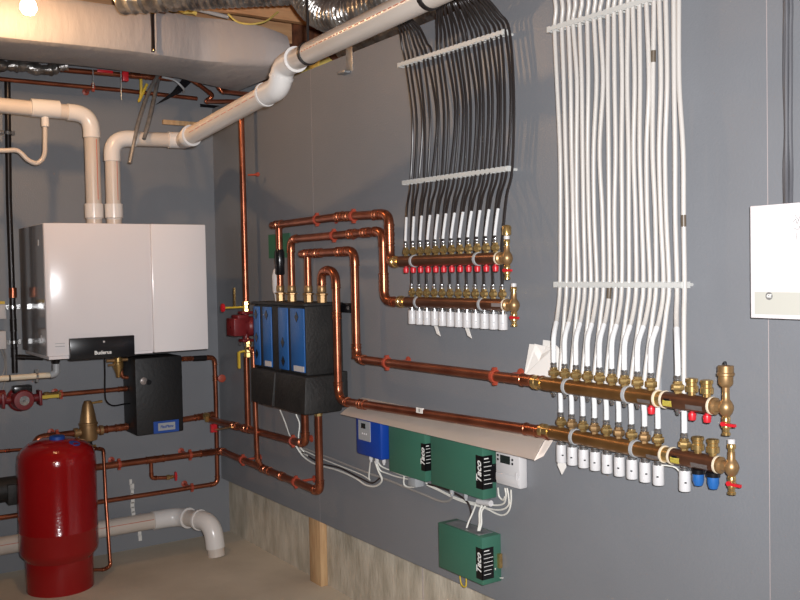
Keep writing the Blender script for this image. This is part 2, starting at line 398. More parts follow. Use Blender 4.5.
# copper and hoses under the duct, near the left wall
run('copper_pipe', 'thin copper pipe running under the duct along the left wall', [B(-30, 76, 0.14), B(0, 79, 0.14), B(120, 90, 0.14), B(197, 98.5, 0.14)], 0.011, m=M['copper'], elb=False, clamps=[B(93, 88, .14)], wall='B')
rw = run('copper_pipe', 'thicker copper pipe with red valve tight under the wrapped duct', [B(60, 69.5, 0.2), B(155, 77.5, 0.2), B(172, 79, 0.2)], 0.013, elb=False, coup=[(B(135, 75, .2), 0.05), (B(150, 77, .2), .05)])
c = B(125, 76.5, 0.215)
part('valve_body', MB().box(c, (0.03, 0.03, 0.05)), M['red'], rw, 'red valve body', bevel=0.003)
part('valve_lever', MB().box(B(105, 71.5, 0.22), (0.012, 0.08, 0.014)), M['red'], rw, 'red lever of the valve', bevel=0.002)
for pxx in (93, 121): cable('pipe_hanger', 'thin metal hanger rod below the duct beside the red valve' if pxx == 93 else 'thin metal hanger rod hanging straight below the red valve', [B(pxx, 69, 0.235), B(pxx+0.2, 86, 0.235), B(pxx+0.3, 100 if pxx == 121 else 88, 0.235)], 0.003, M['steel'], 'hanger')
run('copper_pipe', 'bent copper pipe zigzagging out from under the duct to the right', [B(186, 77, 0.25), B(197, 83, 0.25), B(214, 96, 0.22), B(205, 101.5, 0.2), Vector((R(241, 101, .1).x-0.01, -U, R(241, 101, .1).z))], 0.011, br=0.02)
run('copper_pipe', 'second bent copper pipe under the duct, nearest the corner', [B(210, 76, 0.3), B(222, 91.5, 0.3), R(258, 95, 0.07)], 0.011, br=0.02)
cable('metal_hose', 'longer grey metal hose dangling from under the duct', [B(160, 72, 0.22), B(149, 92, 0.30), B(138, 125, 0.46), B(130, 163, 0.50)], 0.0095, M['hose'], 'hose')
cable('metal_hose', 'shorter grey metal hose dangling beside the longer one', [B(158, 80, 0.2), B(154, 100, 0.34), B(149, 122, 0.46), B(144, 139, 0.5)], 0.0105, M['hose'], 'hose')
cable('grey_cable', 'grey cable arching under the duct between the copper pipes', [B(162, 77, 0.24), B(174, 80, .24), B(183, 88, .24), B(184, 92, .2)], 0.006, M['grey'])
mb = MB().prism([B(183, 78, 0.18), B(193, 80, 0.18), B(180, 93, .18), B(160, 103, .18), B(155, 105, .18), B(172, 92, .18)], (0.012, 0, 0))
tag(part('black_strap', mb, M['blackgloss']), 'black rubber strap slanting under the duct above the dangling hoses', 'strap')
mb = MB().tube(catmull([B(141, 77, .16), B(141, 95, .16), B(139, 101, .16), B(147, 84, .16)], 5), 0.008, 8)
tag(part('yellow_strap', mb, M['gold']), 'yellow strap looped on the pipe below the duct', 'strap')
tag(part('wall_slot', MB().bb((0, B(200, 104, 0).y, B(200, 107, 0).z), (0.004, B(222, 108, 0).y, B(200, 104, 0).z)), M['blackgloss']), 'narrow dark bar flat on the left wall under the bent copper pipes', 'bar')

# ================================================================== PLASTIC VENT PIPES
VR = 0.036
BX = 0.42        # distance of the vent risers from the left wall
def socket(p, d, r, L=0.05): return MB().lathe(Vector(p)-Vector(d).normalized()*L/2, d, [(r, 0), (r*1.18, 0.001), (r*1.2, L*0.3), (r*1.2, L-0.001), (r, L)], 24)
def ring(root, p, d, r, L=0.012): part('joint_ring', MB().lathe(Vector(p)-Vector(d).normalized()*L/2, d, [(r, 0), (r*1.16, 0.001), (r*1.16, L-0.001), (r, L)], 24), M['pvcfit'], root)
ztop = B(94, 223, BX).z - 0.012
cr_ = B(90, 113, BX)
vA = thing('vent_pipe', 'white plastic vent pipe rising from the boiler and bending left, with a drain tee', 'pipe', (BX, B(94, 200, BX).y, ztop))
yA = B(92.5, 160, BX).y; zA = B(60, 112, BX).z
ptsA = [Vector((BX, yA, ztop)), Vector((BX, yA, zA)), Vector((BX, -2.2, zA+0.03))]
path, info = rounded(ptsA, 0.085, 10); part('pipe', MB().tube(path, VR, 24), M['pvc'], vA)
arc, d1, d2 = info[0]
part('elbow', MB().tube([arc[0]-d1*0.03]+arc+[arc[-1]+d2*0.03], VR*1.13, 24), M['pvcfit'], vA)
part('socket', socket((BX, yA, B(94, 211, BX).z), (0, 0, 1), VR*1.02, 0.07), M['pvcfit'], vA)
part('socket', MB().lathe((BX, yA, ztop), (0, 0, 1), [(VR*.75, 0), (VR*.85, 0.02), (VR*1.1, 0.035)], 24), M['pvcfit'], vA)
tA = B(45, 111, BX)
tee = part('tee', socket((BX, tA.y, zA+0.01), (0, 1, 0), VR, 0.13), M['pvcfit'], vA)
part('print_line', MB().bb((BX+VR*0.93, yA+0.010, B(94, 200, BX).z), (BX+VR*0.98, yA+0.014, B(94, 140, BX).z)), M['pvcink'], vA, 'faint red printed line')
dr = [B(45, 118, BX), B(45, 140, BX), B(44, 156, BX), B(37, 163, BX), B(28, 160, BX), B(18, 151, BX), B(5, 150.5, BX), B(-20, 151, BX)]
part('drain_tube', MB().tube(catmull(dr, 6), 0.011, 14), M['pvc'], vA)
part('tee_branch', MB().lathe(B(45, 116, BX), (0, 0, -1), [(0.018, 0), (0.018, 0.05), (0.014, 0.052)], 16), M['pvcfit'], vA)
# vent pipe B: riser, elbow, then long run towards the viewer
yB = B(113, 180, BX).y
q0 = D(188, 137.5, 4.02); q1 = D(269.5, 92.5, 3.52); q2 = D(293.5, 60.5, 3.36); q3 = D(430, -5, 2.5); q4 = q3 + (q3-q2).normalized()*0.8
zB = B(140, 140, BX).z
vB = thing('vent_pipe', 'long white plastic vent pipe from the boiler slanting up towards the ceiling', 'pipe', (BX, yB, ztop))
ptsB = [Vector((BX, yB, ztop)), Vector((BX, yB, zB)), Vector((BX+0.03, B(168, 141, BX+0.03).y, zB+0.005))]
path, info = rounded(ptsB, 0.085, 10)
part('pipe', MB().tube(path, VR, 24), M['pvc'], vB)
arc, d1, d2 = info[0]
part('elbow', MB().tube([arc[0]-d1*0.03]+arc+[arc[-1]+d2*0.03], VR*1.13, 24), M['pvcfit'], vB)
part('socket', socket((BX, yB, B(113, 211, BX).z), (0, 0, 1), VR*1.02, 0.07), M['pvcfit'], vB)
part('socket', MB().lathe((BX, yB, ztop), (0, 0, 1), [(VR*.75, 0), (VR*.85, 0.02), (VR*1.1, 0.035)], 24), M['pvcfit'], vB)
part('print_line', MB().bb((BX+VR*0.93, yB+0.010, B(94, 200, BX).z), (BX+VR*0.98, yB+0.013, B(94, 150, BX).z)), M['pvcink'], vB, 'faint red printed line')
e0 = ptsB[-1]
dd = (q1-q0).normalized(); qa = q0
path2, _ = rounded([e0, e0+(e0-ptsB[1]).normalized()*0.08, qa, qa+dd*0.03], 0.10, 8)
part('long_elbow', MB().tube(path2, VR*1.15, 24), M['pvcfit'], vB)
LR = 0.0375
part('pipe', MB().tube([qa, q1], LR, 28), M['pvc'], vB)
kA = D(279, 88, 3.46); kB = D(283.5, 66.5, 3.43)
path3, _ = rounded([q1-dd*0.03, kA, kB, q2+(q3-q2).normalized()*0.02], 0.06, 8)
part('offset_elbow', MB().tube(path3, LR*1.16, 28), M['pvcfit'], vB)
mid = (kA+kB)/2
for p_, d_ in ((q1-dd*0.03, dd), (mid, kB-kA), (q2+(q3-q2).normalized()*0.02, q3-q2), (qa+dd*0.03, dd)): ring(vB, p_, d_, LR*1.08)
part('pipe', MB().tube([q2, q4], LR, 28), M['pvc'], vB)
d3 = (q3-q2).normalized()
toc = (CAM-(q2+q3)/2); perp = (toc - d3*toc.dot(d3)).normalized(); upv = (d3.cross(perp)).normalized()
if upv.z < 0: upv = -upv
ink = MB(); Lq = (q4-q2).length; s_ = 0.12
nrm = (perp*0.9+upv*0.43).normalized(); tng = d3.cross(nrm).normalized()
while s_ < Lq*0.9:
    w_ = random.choice([0.012, 0.02, 0.03]); ink.box(q2+d3*(s_+w_/2)+nrm*LR, (w_, 0.003, 0.0012), (d3, tng, nrm)); s_ += w_+0.012
part('printed_lettering', ink, M['pvcink'], vB, 'faint red printed line along the pipe')
ink = MB(); s_ = 0.08
toc = (CAM-(q0+q1)/2); perp = (toc - dd*toc.dot(dd)).normalized(); upv2 = dd.cross(perp).normalized()
if upv2.z < 0: upv2 = -upv2
nrm = (perp*0.9+upv2*0.43).normalized(); tng = dd.cross(nrm).normalized()
while s_ < (q1-q0).length*0.9: ink.box(q0+dd*(s_+.02)+nrm*LR, (0.04, 0.002, 0.0012), (dd, tng, nrm)); s_ += 0.055
part('printed_lettering', ink, M['pvcink'], vB, 'faint red printed line along the pipe')
h = q2 + d3*((D(309, 53, 3.24)-q2).dot(d3))
hg = MB().lathe(h-d3*0.01, d3, [(LR*1.01, 0), (LR*1.1, 0.001), (LR*1.1, 0.019), (LR*1.01, 0.02)], 24)
hg.tube([h+Vector((0, 0, LR)), Vector((h.x, h.y, 2.76))], 0.005, 8)
tag(part('pipe_hanger', hg, M['blackiron']), 'dark metal strap hanger round the slanting vent pipe beside the duct end', 'hanger')
h = q2 + d3*((D(430, -3, 2.5)-q2).dot(d3))
hg = MB().lathe(h-d3*0.01, d3, [(LR*1.01, 0), (LR*1.1, 0.001), (LR*1.1, 0.019), (LR*1.01, 0.02)], 24).tube([h+Vector((0, 0, LR)), Vector((h.x, h.y, 2.76))], 0.005, 8)
tag(part('pipe_hanger', hg, M['blackiron']), 'dark metal strap hanger round the vent pipe above the black tubes', 'hanger')
c = R(350, 60, 0.0)
mb = MB().bb((c.x-0.03, -0.003, c.z-0.05), (c.x+0.025, 0, c.z+0.08)).bb((c.x-0.06, -0.03, c.z-0.055), (c.x+0.0, 0, c.z-0.045))
tag(part('metal_bracket', mb, M['steel'], bevel=0.001), 'small galvanised bracket on the right wall under the vent pipe', 'bracket')
# big drain pipe along the floor
fr = 0.045
fd = thing('drain_pipe', 'big white plastic drain pipe low on the left wall bending down into the floor', 'pipe', (0.12, -0.8, 0.12))
ptsD = [Vector((0.10, -2.4, 0.172)), Vector((0.10, -0.30, 0.165)), Vector((0.375, -0.215, 0.178)), Vector((0.40, -0.205, 0.0))]
path, info = rounded(ptsD, 0.10, 12)
part('pipe', MB().tube(path, fr, 28), M['pvc'], fd)
arc, d1, d2 = info[0]; part('elbow', MB().tube([arc[0]-d1*0.07]+arc+[arc[-1]+d2*0.01], fr*1.12, 28), M['pvcfit'], fd); ring(fd, arc[-1]+d2*0.01, d2, fr*1.08, 0.014)
arc, d1, d2 = info[1]; part('elbow', MB().tube([arc[0]-d1*0.02]+arc+[arc[-1]+d2*0.05], fr*1.12, 28), M['pvcfit'], fd); ring(fd, arc[0]-d1*0.02, d1, fr*1.08, 0.014)
part('print_line', MB().bb((0.10+fr*0.93, -1.8, 0.180), (0.10+fr*0.985, -0.45, 0.183)), M['pvcink'], fd, 'faint red printed line')
mb = MB(); a = B(131, 482, 0.004); b = B(134, 514, 0.004)
for i in range(8):
    t = i/7; mb.box(a.lerp(b, t)+Vector((0, random.uniform(-.006, .006), 0)), (0.008, random.uniform(0.012, 0.022), 0.03))
tag(part('caulk_smear', mb, M['caulk']), 'vertical white smear of caulk on the left wall above the drain pipe', 'caulk')
mb = MB(); a = B(139, 528, 0.004); b = B(140, 538, 0.004)
for i in range(3): mb.box(a.lerp(b, i/2), (0.008, 0.018, 0.03))
tag(part('caulk_smear', mb, M['caulk']), 'short white smear of caulk just below the drain pipe', 'caulk')

# ================================================================== BOILER
FX = 0.60
yl, ym, yr = -1.073, B(151, 250, FX).y, -0.303
zt, zb = 1.746, 1.121
bo = thing('wall_boiler', 'wide white wall-hung boiler with a black control panel on the left wall', 'boiler', (0.3, (yl+yr)/2, zb))
mb = MB(); rows = []
n_ = 16
sec = [Vector((0.06, yl, 0))] + [Vector((FX - 0.02*(1-math.sin(min(1, t*3)*PI/2)) - 0.004 + 0.006*math.sin(t*PI), yl+(ym-yl)*t, 0)) for t in [i/n_ for i in range(n_+1)]] + [Vector((0.06, ym, 0))]
mb.prism([p+Vector((0, 0, zb+0.012)) for p in sec], (0, 0, zt-zb-0.012))
part('casing', mb, M['enamel'], bo, bevel=0.004)
part('shaded_side', MB().bb((0.065, yl-0.0025, zb+0.015), (FX-0.035, yl-0.0003, zt-0.004)), M['sideshade'], bo, 'glossy white left side, coloured grey for its shade')  # thin grey sheet over the white side, standing in for its shade
part('side_cabinet', MB().bb((0.06, ym+0.001, zb+0.0), (FX+0.006, yr, zt+0.0)), M['enamel2'], bo, 'plain white cabinet on the right of the casing', bevel=0.005)
part('bottom_band', MB().bb((0.1, yl+0.004, zb-0.002), (FX-0.012, ym-0.001, zb+0.0119)), M['enamel'], bo)
# control panel
a = B(69, 339, FX); b = B(134, 356, FX)
z1_, z0_ = B(100, 337, FX+.01).z, B(100, 358.5, FX+.01).z
cp = part('control_panel', MB().bb((FX-0.03, a.y, z0_), (FX+0.016, b.y, z1_)), M['blackgloss'], bo, 'glossy black control panel', bevel=0.003)
text('brand_lettering', 'Buderus', (FX+0.0165, B(103, 352, FX+.016).y, B(103, 352.5, FX+.016).z), (0, 1, 0), (0, 0, 1), 0.024, M['ink'], cp, bold=0.0006)
part('indicator_lamp', MB().lathe((FX+0.016, B(103, 341, FX).y, B(103, 341.5, FX).z), (1, 0, 0), [(0.005, 0), (0.004, 0.002)], 10), M['whitepl'], cp)
bl_ = MB()
for zz in (343.5, 346.5): bl_.bb((FX-0.006, B(55.5, zz, FX).y, B(56, zz+0.5, FX).z), (FX-0.0005, B(65, zz, FX).y, B(56, zz, FX).z))
part('side_button', bl_, M['grey'], bo)
for zz in (243, 338):
    c = B(38, zz, 0.45); part('latch', MB().bb((0.47, yl-0.004, c.z-0.014), (0.485, yl+0.001, c.z+0.014)), M['whitepl'], bo)
for zz in (307, 341):
    c = B(42, zz, 0.45); part('screw', MB().lathe((0.555, yl, c.z), (0, -1, 0), [(0.005, 0), (0.004, 0.003)], 8), M['chrome'], bo)
part('wall_mount', MB().bb((0.0, yl+0.1, zt-0.2), (0.06, yr-0.1, zt-0.1)), M['steel'], bo)
# condensate outlet
cx = 0.5
c0 = B(56, 361, cx); c0.z = zb
cp_ = thing('condensate_pipe', 'cream plastic condensate pipe under the left end of the boiler', 'pipe', c0)
part('black_nozzle', MB().lathe(c0+Vector((0, 0, 0.002)), (0, 0, -1), [(0.022, 0), (0.018, 0.02), (0.013, 0.032)], 16), M['blackgloss'], cp_)
e_ = B(56, 373, cx)
path, info = rounded([c0-Vector((0, 0, 0.03)), Vector((cx, c0.y, e_.z)), B(50, 375, cx)], 0.03, 8)
part('elbow', MB().tube(path, 0.017, 16), M['grey'], cp_, 'grey elbow')
part('pipe', MB().tube([B(50, 375, cx), B(-20, 380, cx)], 0.013, 16), M['cream'], cp_)
q = B(37, 376, cx); part('pipe_clamp', MB().lathe(q-Vector((0, .006, 0)), (0, 1, 0), [(0.014, 0), (0.018, 0.001), (0.018, 0.011), (0.014, 0.012)], 14).box(q+Vector((0, 0, 0.024)), (0.012, 0.014, 0.016)).box(q+Vector((0, 0, -0.022)), (0.012, 0.012, 0.012)), M['chrome'], cp_)
for yy in (9.5,): q = B(yy, 378, cx); part('joint_ring', MB().lathe(q-Vector((0, .004, 0)), (0, 1, 0), [(0.013, 0), (0.0145, 0.001), (0.0145, 0.007), (0.013, 0.008)], 14), M['blackiron'], cp_)
# black gas pipe at the left edge
gx = 0.12
run('gas_pipe', 'black iron gas pipe running down the left wall beside the boiler', [B(7.5, 82, gx), B(9, 200, gx), B(14.5, 357, gx), B(15, 373, gx)], 0.0145, m=M['blackiron'], mf=M['blackiron'], elb=False, coup=[(B(14, 325, gx), 0.06), (B(14.6, 352, gx), 0.05)], cat='pipe')
run('gas_pipe', 'short black pipe branching off towards the bottom of the boiler', [B(16, 357, gx), B(43, 358, gx)], 0.012, m=M['blackiron'], mf=M['blackiron'], elb=False, cat='pipe', coup=[(B(22, 357, gx), 0.03)])
tag(part('copper_sleeve', MB().lathe(B(13, 298, gx), (0, 0, 1), [(0.0146, 0), (0.019, 0.002), (0.019, 0.05), (0.0146, 0.052)], 14), M['copper']), 'copper coloured ring on the black gas pipe', 'ring')
for i, yy in enumerate((133, 307, 342)):
    q = B(7.5 if i == 0 else (12.5 if i == 1 else 14), yy, gx)
    mb = MB().lathe(q-Vector((0, 0, 0.008)), (0, 0, 1), [(0.015, 0), (0.019, 0.001), (0.019, 0.015), (0.015, 0.016)], 14)
    for s_ in (-1, 1): mb.box(q+Vector((0.0, s_*0.026, 0)), (0.014, 0.016, 0.024))
    mb.tube([q-Vector((0.017, 0, 0)), Vector((0.0, q.y, q.z))], 0.004, 8)
    tag(part('pipe_clamp', mb, M['chrome']), ['topmost of the silver clamps on the black gas pipe', 'silver clamp on the gas pipe level with the middle of the boiler', 'lowest silver clamp on the gas pipe, by the boiler bottom'][i], 'pipe clamp')
for i, (y0_, y1_) in enumerate(((304, 319), (331, 349))):
    p_ = B(6, y0_, 0.1); q_ = B(6, y1_, 0.1)
    rb = thing('relay_box', ['upper small white relay box with yellow top at the left edge', 'lower small white relay box at the left edge'][i], 'relay box', (0.05, p_.y-0.07, q_.z))
    part('case', MB().bb((0.0, p_.y-0.14, q_.z), (0.1, p_.y, p_.z)), M['whitepl'], rb, bevel=0.004)
    if i == 0: part('lid', MB().bb((0.0, p_.y-0.14, p_.z+0.0002), (0.1, p_.y-0.005, p_.z+0.014)), M['gold'], rb, 'yellow lid')
cable('grey_wire', 'thin grey wire curling below the lower relay box', [B(1, 349, .08), B(5, 362, .06), B(3, 374, .05), B(-6, 385, .05)], 0.004, M['wire_g'], 'wire')
cable('grey_wire', 'second thin grey wire beside the gas pipe below the relay box', [B(4, 349, .1), B(6, 360, .07), B(6, 376, .05), B(2, 392, .04)], 0.0035, M['wire_g'], 'wire')

# ================================================================== LEFT WALL PIPING
def pump(name, label, c, axis_pipe, face, r=0.05, wall=None, mcol='redpump'):
    c = Vector(c); face = Vector(face).normalized(); ap = Vector(axis_pipe).normalized(); t = thing(name, label, 'pump', c)
    third = face.cross(ap)
    part('volute', MB().lathe(c-face*0.05, face, [(r*0.9, 0), (r*1.1, 0.01), (r*1.12, 0.04), (r*0.95, 0.05)], 24).tube([c-ap*(r*1.5), c+ap*(r*1.5)], r*0.36, 14), M[mcol], t)
    part('motor', MB().lathe(c, face, [(r*0.92, 0), (r*0.92, 0.06), (r*0.82, 0.075), (r*0.4, 0.077)], 24), M[mcol], t)
    part('motor_cap', MB().lathe(c+face*0.077, face, [(r*0.42, 0), (r*0.42, 0.004), (r*0.12, 0.005), (r*0.1, 0.008)], 16), M['chrome'] if mcol != 'x' else M['steel'], t)
    part('terminal_box', MB().box(c+third*0+Vector((0, 0, r*0.95))+face*0.03, (0.06, 0.085, 0.035) if abs(face.x) > .5 else (0.085, 0.06, 0.035)), M['blackgloss'] if name == 'circulator_pump' else M[mcol], t, bevel=0.004)
    for s_ in (-1, 1):
        part('flange', MB().box(c+ap*s_*(r*1.55), (r*1.3 if abs(ap.x) < .5 else 0.014, r*1.3 if abs(ap.y) < .5 else 0.014, r*1.3 if abs(ap.z) < .5 else 0.014)), M[mcol], t, bevel=0.003)
    return t
BXL = 0.13   # distance of the left wall pipes
pump('circulator_pump', 'dark red circulator pump with black top at the left edge', B(21, 399, BXL+0.01), (0, 1, 0), (1, 0, 0), 0.056)
tag(part('pump_union', MB().lathe(B(-6, 398, BXL), (0, 1, 0), [(0.03, 0), (0.036, 0.002), (0.036, 0.05), (0.026, 0.052)], 18), M['redpump']), 'dark red union at the very left edge beside the pump', 'union')
g = run('copper_pipe', 'copper pipe with yellow ball valve joining the pump to the black box', [B(38, 396.5, BXL), B(127, 388.5, BXL)], 0.0125, elb=False, clamps=[B(61, 394.5, BXL)], wall='B', coup=[(B(122, 389, BXL), 0.04), (B(38, 396.5, BXL), .05)])
part('ball_valve', MB().lathe(B(43, 396, BXL), (0, 1, 0), [(0.014, 0), (0.02, 0.004), (0.02, 0.025), (0.016, 0.03), (0.016, 0.065), (0.02, 0.07), (0.018, 0.085)], 8), M['brass'], g)
part('yellow_handle', MB().box(B(50, 396.5, BXL+0.03), (0.006, 0.085, 0.016)), M['gold'], g, 'yellow lever')
# supply header to the air separator
AX = 0.13
g = run('copper_pipe', 'thick copper pipe curving down behind the red tank from the air separator', [B(80, 432.5, AX), B(36, 438, AX), B(33, 470, AX), B(33, 500, AX)], 0.0175, br=0.045, clamps=[B(57, 434, AX)], wall='B')
g = run('copper_pipe', 'thick copper pipe between the air separator and the black box', [B(97, 430.5, AX), B(128, 426.5, AX)], 0.0175, elb=False, coup=[(B(121, 427.5, AX), 0.06), (B(103, 430, AX), .05)])
sp = thing('air_separator', 'brass air separator with conical top above the red tank', 'air separator', B(88, 440, AX))
cc = B(88.5, 431.5, AX)
part('body', MB().lathe(cc-Vector((0, 0, 0.05)), (0, 0, 1), [(0.022, 0), (0.042, 0.006), (0.045, 0.02), (0.045, 0.085), (0.048, 0.088), (0.048, 0.096), (0.043, 0.1), (0.036, 0.14), (0.026, 0.19), (0.017, 0.21), (0.004, 0.212)], 24), M['bronze'], sp)
part('side_nozzle', MB().lathe(cc-Vector((0, 0.075, 0)), (0, 1, 0), [(0.022, 0), (0.026, 0.003), (0.026, 0.02), (0.021, 0.022), (0.021, 0.13), (0.026, 0.132), (0.026, 0.148), (0.022, 0.15)], 18), M['bronze'], sp)
part('vent_valve', MB().tube([cc+Vector((0.0, 0, 0.145)), cc+Vector((0.0, 0.06, 0.15))], 0.006, 8).lathe(cc+Vector((0, 0.055, 0.15)), (0, 1, 0), [(0.007, 0), (0.007, 0.02)], 8), M['brass'], sp)
part('bottom_plug', MB().lathe(cc-Vector((0, 0, 0.05)), (0, 0, -1), [(0.018, 0), (0.018, 0.02), (0.012, 0.024), (0.012, 0.04)], 12), M['blackiron'], sp)
# small fill line into tank
fx = 0.2
run('copper_pipe', 'thin copper fill line running down the right side of the red tank', [B(90, 447, AX), B(94, 448.5, 0.15), B(103.5, 449, 0.19), B(106, 500, 0.26), B(110.5, 566, 0.33), B(104, 569.5, 0.345), B(90, 570, 0.36)], 0.0085, br=0.02)
tag(part('elbow_valve', MB().lathe(B(89, 447.5, AX), (0, 1, 0), [(0.01, 0), (0.015, 0.003), (0.015, 0.02), (0.012, 0.022), (0.012, 0.035)], 8).lathe(B(93, 445, AX), (0, 0, -1), [(0.009, 0), (0.012, .002), (0.012, .016)], 8), M['brass']), 'small brass valve between air separator and thin fill line', 'valve')
# black heat exchanger box
hx0, hx1 = 0.06, 0.27
ya, yb = B(136, 400, hx1).y, B(183, 400, hx1).y
za, zb_ = B(160, 357, hx1).z, B(150, 434.5, hx1).z
hb = thing('heat_exchanger_box', 'black foam-clad box with blue label under the boiler', 'heat exchanger', (0.15, (ya+yb)/2, zb_))
part('foam_case', MB().bb((hx0, ya, zb_), (hx1, yb, za)), M['foam2'], hb, bevel=0.006)
part('back_plate', MB().bb((0.0, ya+0.03, zb_+0.03), (hx0, yb-0.03, za-0.03)), M['foam'], hb)
a = B(153.5, 423, hx1+.002); b = B(179, 431, hx1+.002)
lb = part('label_plate', MB().bb((hx1-0.001, a.y, B(166, 432.5, hx1).z), (hx1+0.003, b.y, B(166, 420.5, hx1).z)), M['bluesticker'], hb, 'blue label')
part('white_field', MB().bb((hx1+0.003, B(158, 427, hx1).y, B(166, 430, hx1).z), (hx1+0.004, B(175, 427, hx1).y, B(166, 422.5, hx1).z)), M['grey'], lb)
text('label_lettering', 'FlatPlate', (hx1+0.0045, B(166.5, 427, hx1).y, B(166.5, 426.3, hx1).z), (0, 1, 0), (0, 0, 1), 0.021, M['bluesticker'], lb, shear=0.2, bold=0.0004)
gq = B(143.5, 381, hx1)
part('gauge', MB().lathe(gq, (1, 0.0, 0.0), [(0.017, 0), (0.019, 0.003), (0.015, 0.006)], 18), M['silver'], hb, 'small silver round gauge')
part('black_knob', MB().lathe(gq+Vector((0, 0.026, -0.008)), (1, 0, 0), [(0.014, 0), (0.013, 0.012)], 14), M['blackgloss'], hb)
# brass valve left of it and black cable
vb = thing('brass_valve', 'brass pressure valve hanging left of the black box under the boiler', 'valve', B(118, 370, 0.2))
c = B(118, 362, 0.2)
part('valve_body', MB().lathe(c+Vector((0, 0, 0.03)), (0, 0, -1), [(0.012, 0), (0.022, 0.004), (0.022, 0.03), (0.028, 0.035), (0.028, 0.055), (0.014, 0.09), (0.011, 0.11)], 16), M['brass'], vb)
part('inlet', MB().tube([c+Vector((0, -0.06, 0.01)), c+Vector((0, 0.05, 0.01))], 0.009, 10).tube([c+Vector((0.01, -0.055, -0.012)), c+Vector((0.01, -0.0, -0.012))], 0.006, 8), M['bronze'], vb)
part('outlet', MB().tube(rounded([c+Vector((0.0, 0.012, -0.01)), c+Vector((0, 0.02, -0.08)), c+Vector((0, 0.05, -0.085))], 0.02)[0], 0.01, 10), M['copper'], vb)
cable('black_cable', 'thin black cable hanging in a loop from boiler to black box', [B(104.5, 357, 0.32), B(105, 372, 0.3), B(105, 392, 0.28), B(106.5, 401, 0.26), B(113, 405.5, 0.24), B(124, 404, 0.2), B(130, 403.5, 0.18)], 0.0035, M['blackgloss'])
# pipes right of the box
PX = 0.12
g = run('copper_pipe', 'copper pipe with dark sleeve looping from black box down beside the corner', [B(181, 359, PX), B(214.5, 357.3, PX), B(216, 400, PX), B(217.5, 483.5, PX), B(96, 502.5, PX), B(-20, 521, PX)], 0.0125, br=0.032, clamps=[B(192, 488, PX)], wall='B', coup=[(B(216, 378, PX), 0.03), (B(187, 358.8, PX), .05)])
part('dark_sleeve', MB().tube([B(193, 358.6, PX), B(206, 358, PX)], 0.0155, 14), M['blackiron'], g, 'dark blue-black sleeve')
q = B(215.5, 378.5, PX)
part('round_clamp', MB().lathe(q+Vector((0.012, 0.03, 0)), (1, -.1, 0), [(0.022, 0), (0.022, 0.012), (0.016, 0.014)], 16), M['orange'], g, 'round red clamp')
g = run('copper_pipe', 'thick copper pipe from the black box joining the corner riser', [B(181, 420, PX), B(214, 414.5, PX)], 0.0165, elb=False, coup=[(B(199, 417, PX), 0.05), (B(209, 415.4, PX), .05)])
# main return
g = run('copper_pipe', 'thick copper pipe crossing the left wall behind the red tank', [B(20, 476.5, 0.14), B(98, 467, 0.14), B(150, 460, 0.14), B(216, 451.5, 0.14)], 0.0175, elb=False, clamps=[B(119, 464, .14), B(190, 454.5, .14)], wall='B', coup=[(B(155, 459.4, .14), 0.1), (B(206, 452.8, .14), 0.07)])
g = run('copper_pipe', 'short copper drop with a red handled drain valve on the left wall', [B(151, 462, 0.14), B(151.5, 478, 0.14), B(166, 477.6, 0.14)], 0.0105, br=0.02)
q = B(166, 477.6, 0.14)
part('valve_body', MB().lathe(q, (0, 1, 0), [(0.009, 0), (0.014, 0.002), (0.014, 0.02), (0.01, 0.022), (0.01, 0.04)], 8), M['brass'], g)
part('valve_handle', MB().lathe(q+Vector((0.014, 0.04, 0.004)), (0.2, 1, 0), [(0.006, 0), (0.026, 0.004), (0.026, 0.014), (0.006, 0.018)], 6), M['red'], g, 'red handle')
run('copper_pipe', 'thin copper pipe with a white clip behind the tank at the left edge', [B(-20, 453, 0.1), B(34, 448.5, 0.1)], 0.0085, elb=False, coup=[(B(8, 451, .1), 0.02)])
tag(part('black_pipe_insulation', MB().lathe(B(-20, 493, 0.1), (0, 1, 0), [(0.06, 0), (0.062, 0.01), (0.062, 0.19), (0.055, 0.2), (0.04, 0.21)], 20).box(B(14, 493, 0.13), (0.08, 0.07, 0.1)), M['foam'], bevel=0.003), 'black pump housing at the left edge behind the red tank', 'pump housing')
# ================================================================== TANK
tc_ = Vector((0.39, -1.003, 0))
tk = thing('expansion_tank', 'red cylindrical expansion tank standing on the floor under the boiler', 'tank', tc_)
zt_ = B(58, 437.5, tc_.x).z
part('tank_body', MB().lathe(tc_+Vector((0, 0, 0.145)), (0, 0, 1), [(0.152, 0), (0.158, 0.012), (0.178, 0.035), (0.181, 0.055), (0.181, 0.14), (0.1825, 0.143), (0.1825, 0.149), (0.181, 0.152), (0.181, zt_-0.145-0.12), (0.177, zt_-0.145-0.08), (0.163, zt_-0.145-0.05), (0.13, zt_-0.145-0.022), (0.08, zt_-0.145-0.006), (0.0, zt_-0.145)], 64), M['redtank'], tk)
part('tank_skirt', MB().lathe(tc_, (0, 0, 1), [(0.155, 0), (0.155, 0.145), (0.150, 0.165)], 64), M['redtank'], tk)
part('top_cap', MB().lathe(tc_+Vector((0.02, -0.0, zt_-0.006)), (0, 0, 1), [(0.036, 0), (0.036, 0.016), (0.028, 0.021)], 20), M['bluesticker'], tk, 'blue plastic cap on the dome')
part('dome_sticker', MB().lathe(tc_+Vector((0.10, 0.06, zt_-0.021)), (0.30, 0.18, 1), [(0.026, 0), (0.026, 0.003)], 16), M['bluesticker'], tk, 'small blue sticker on the dome')

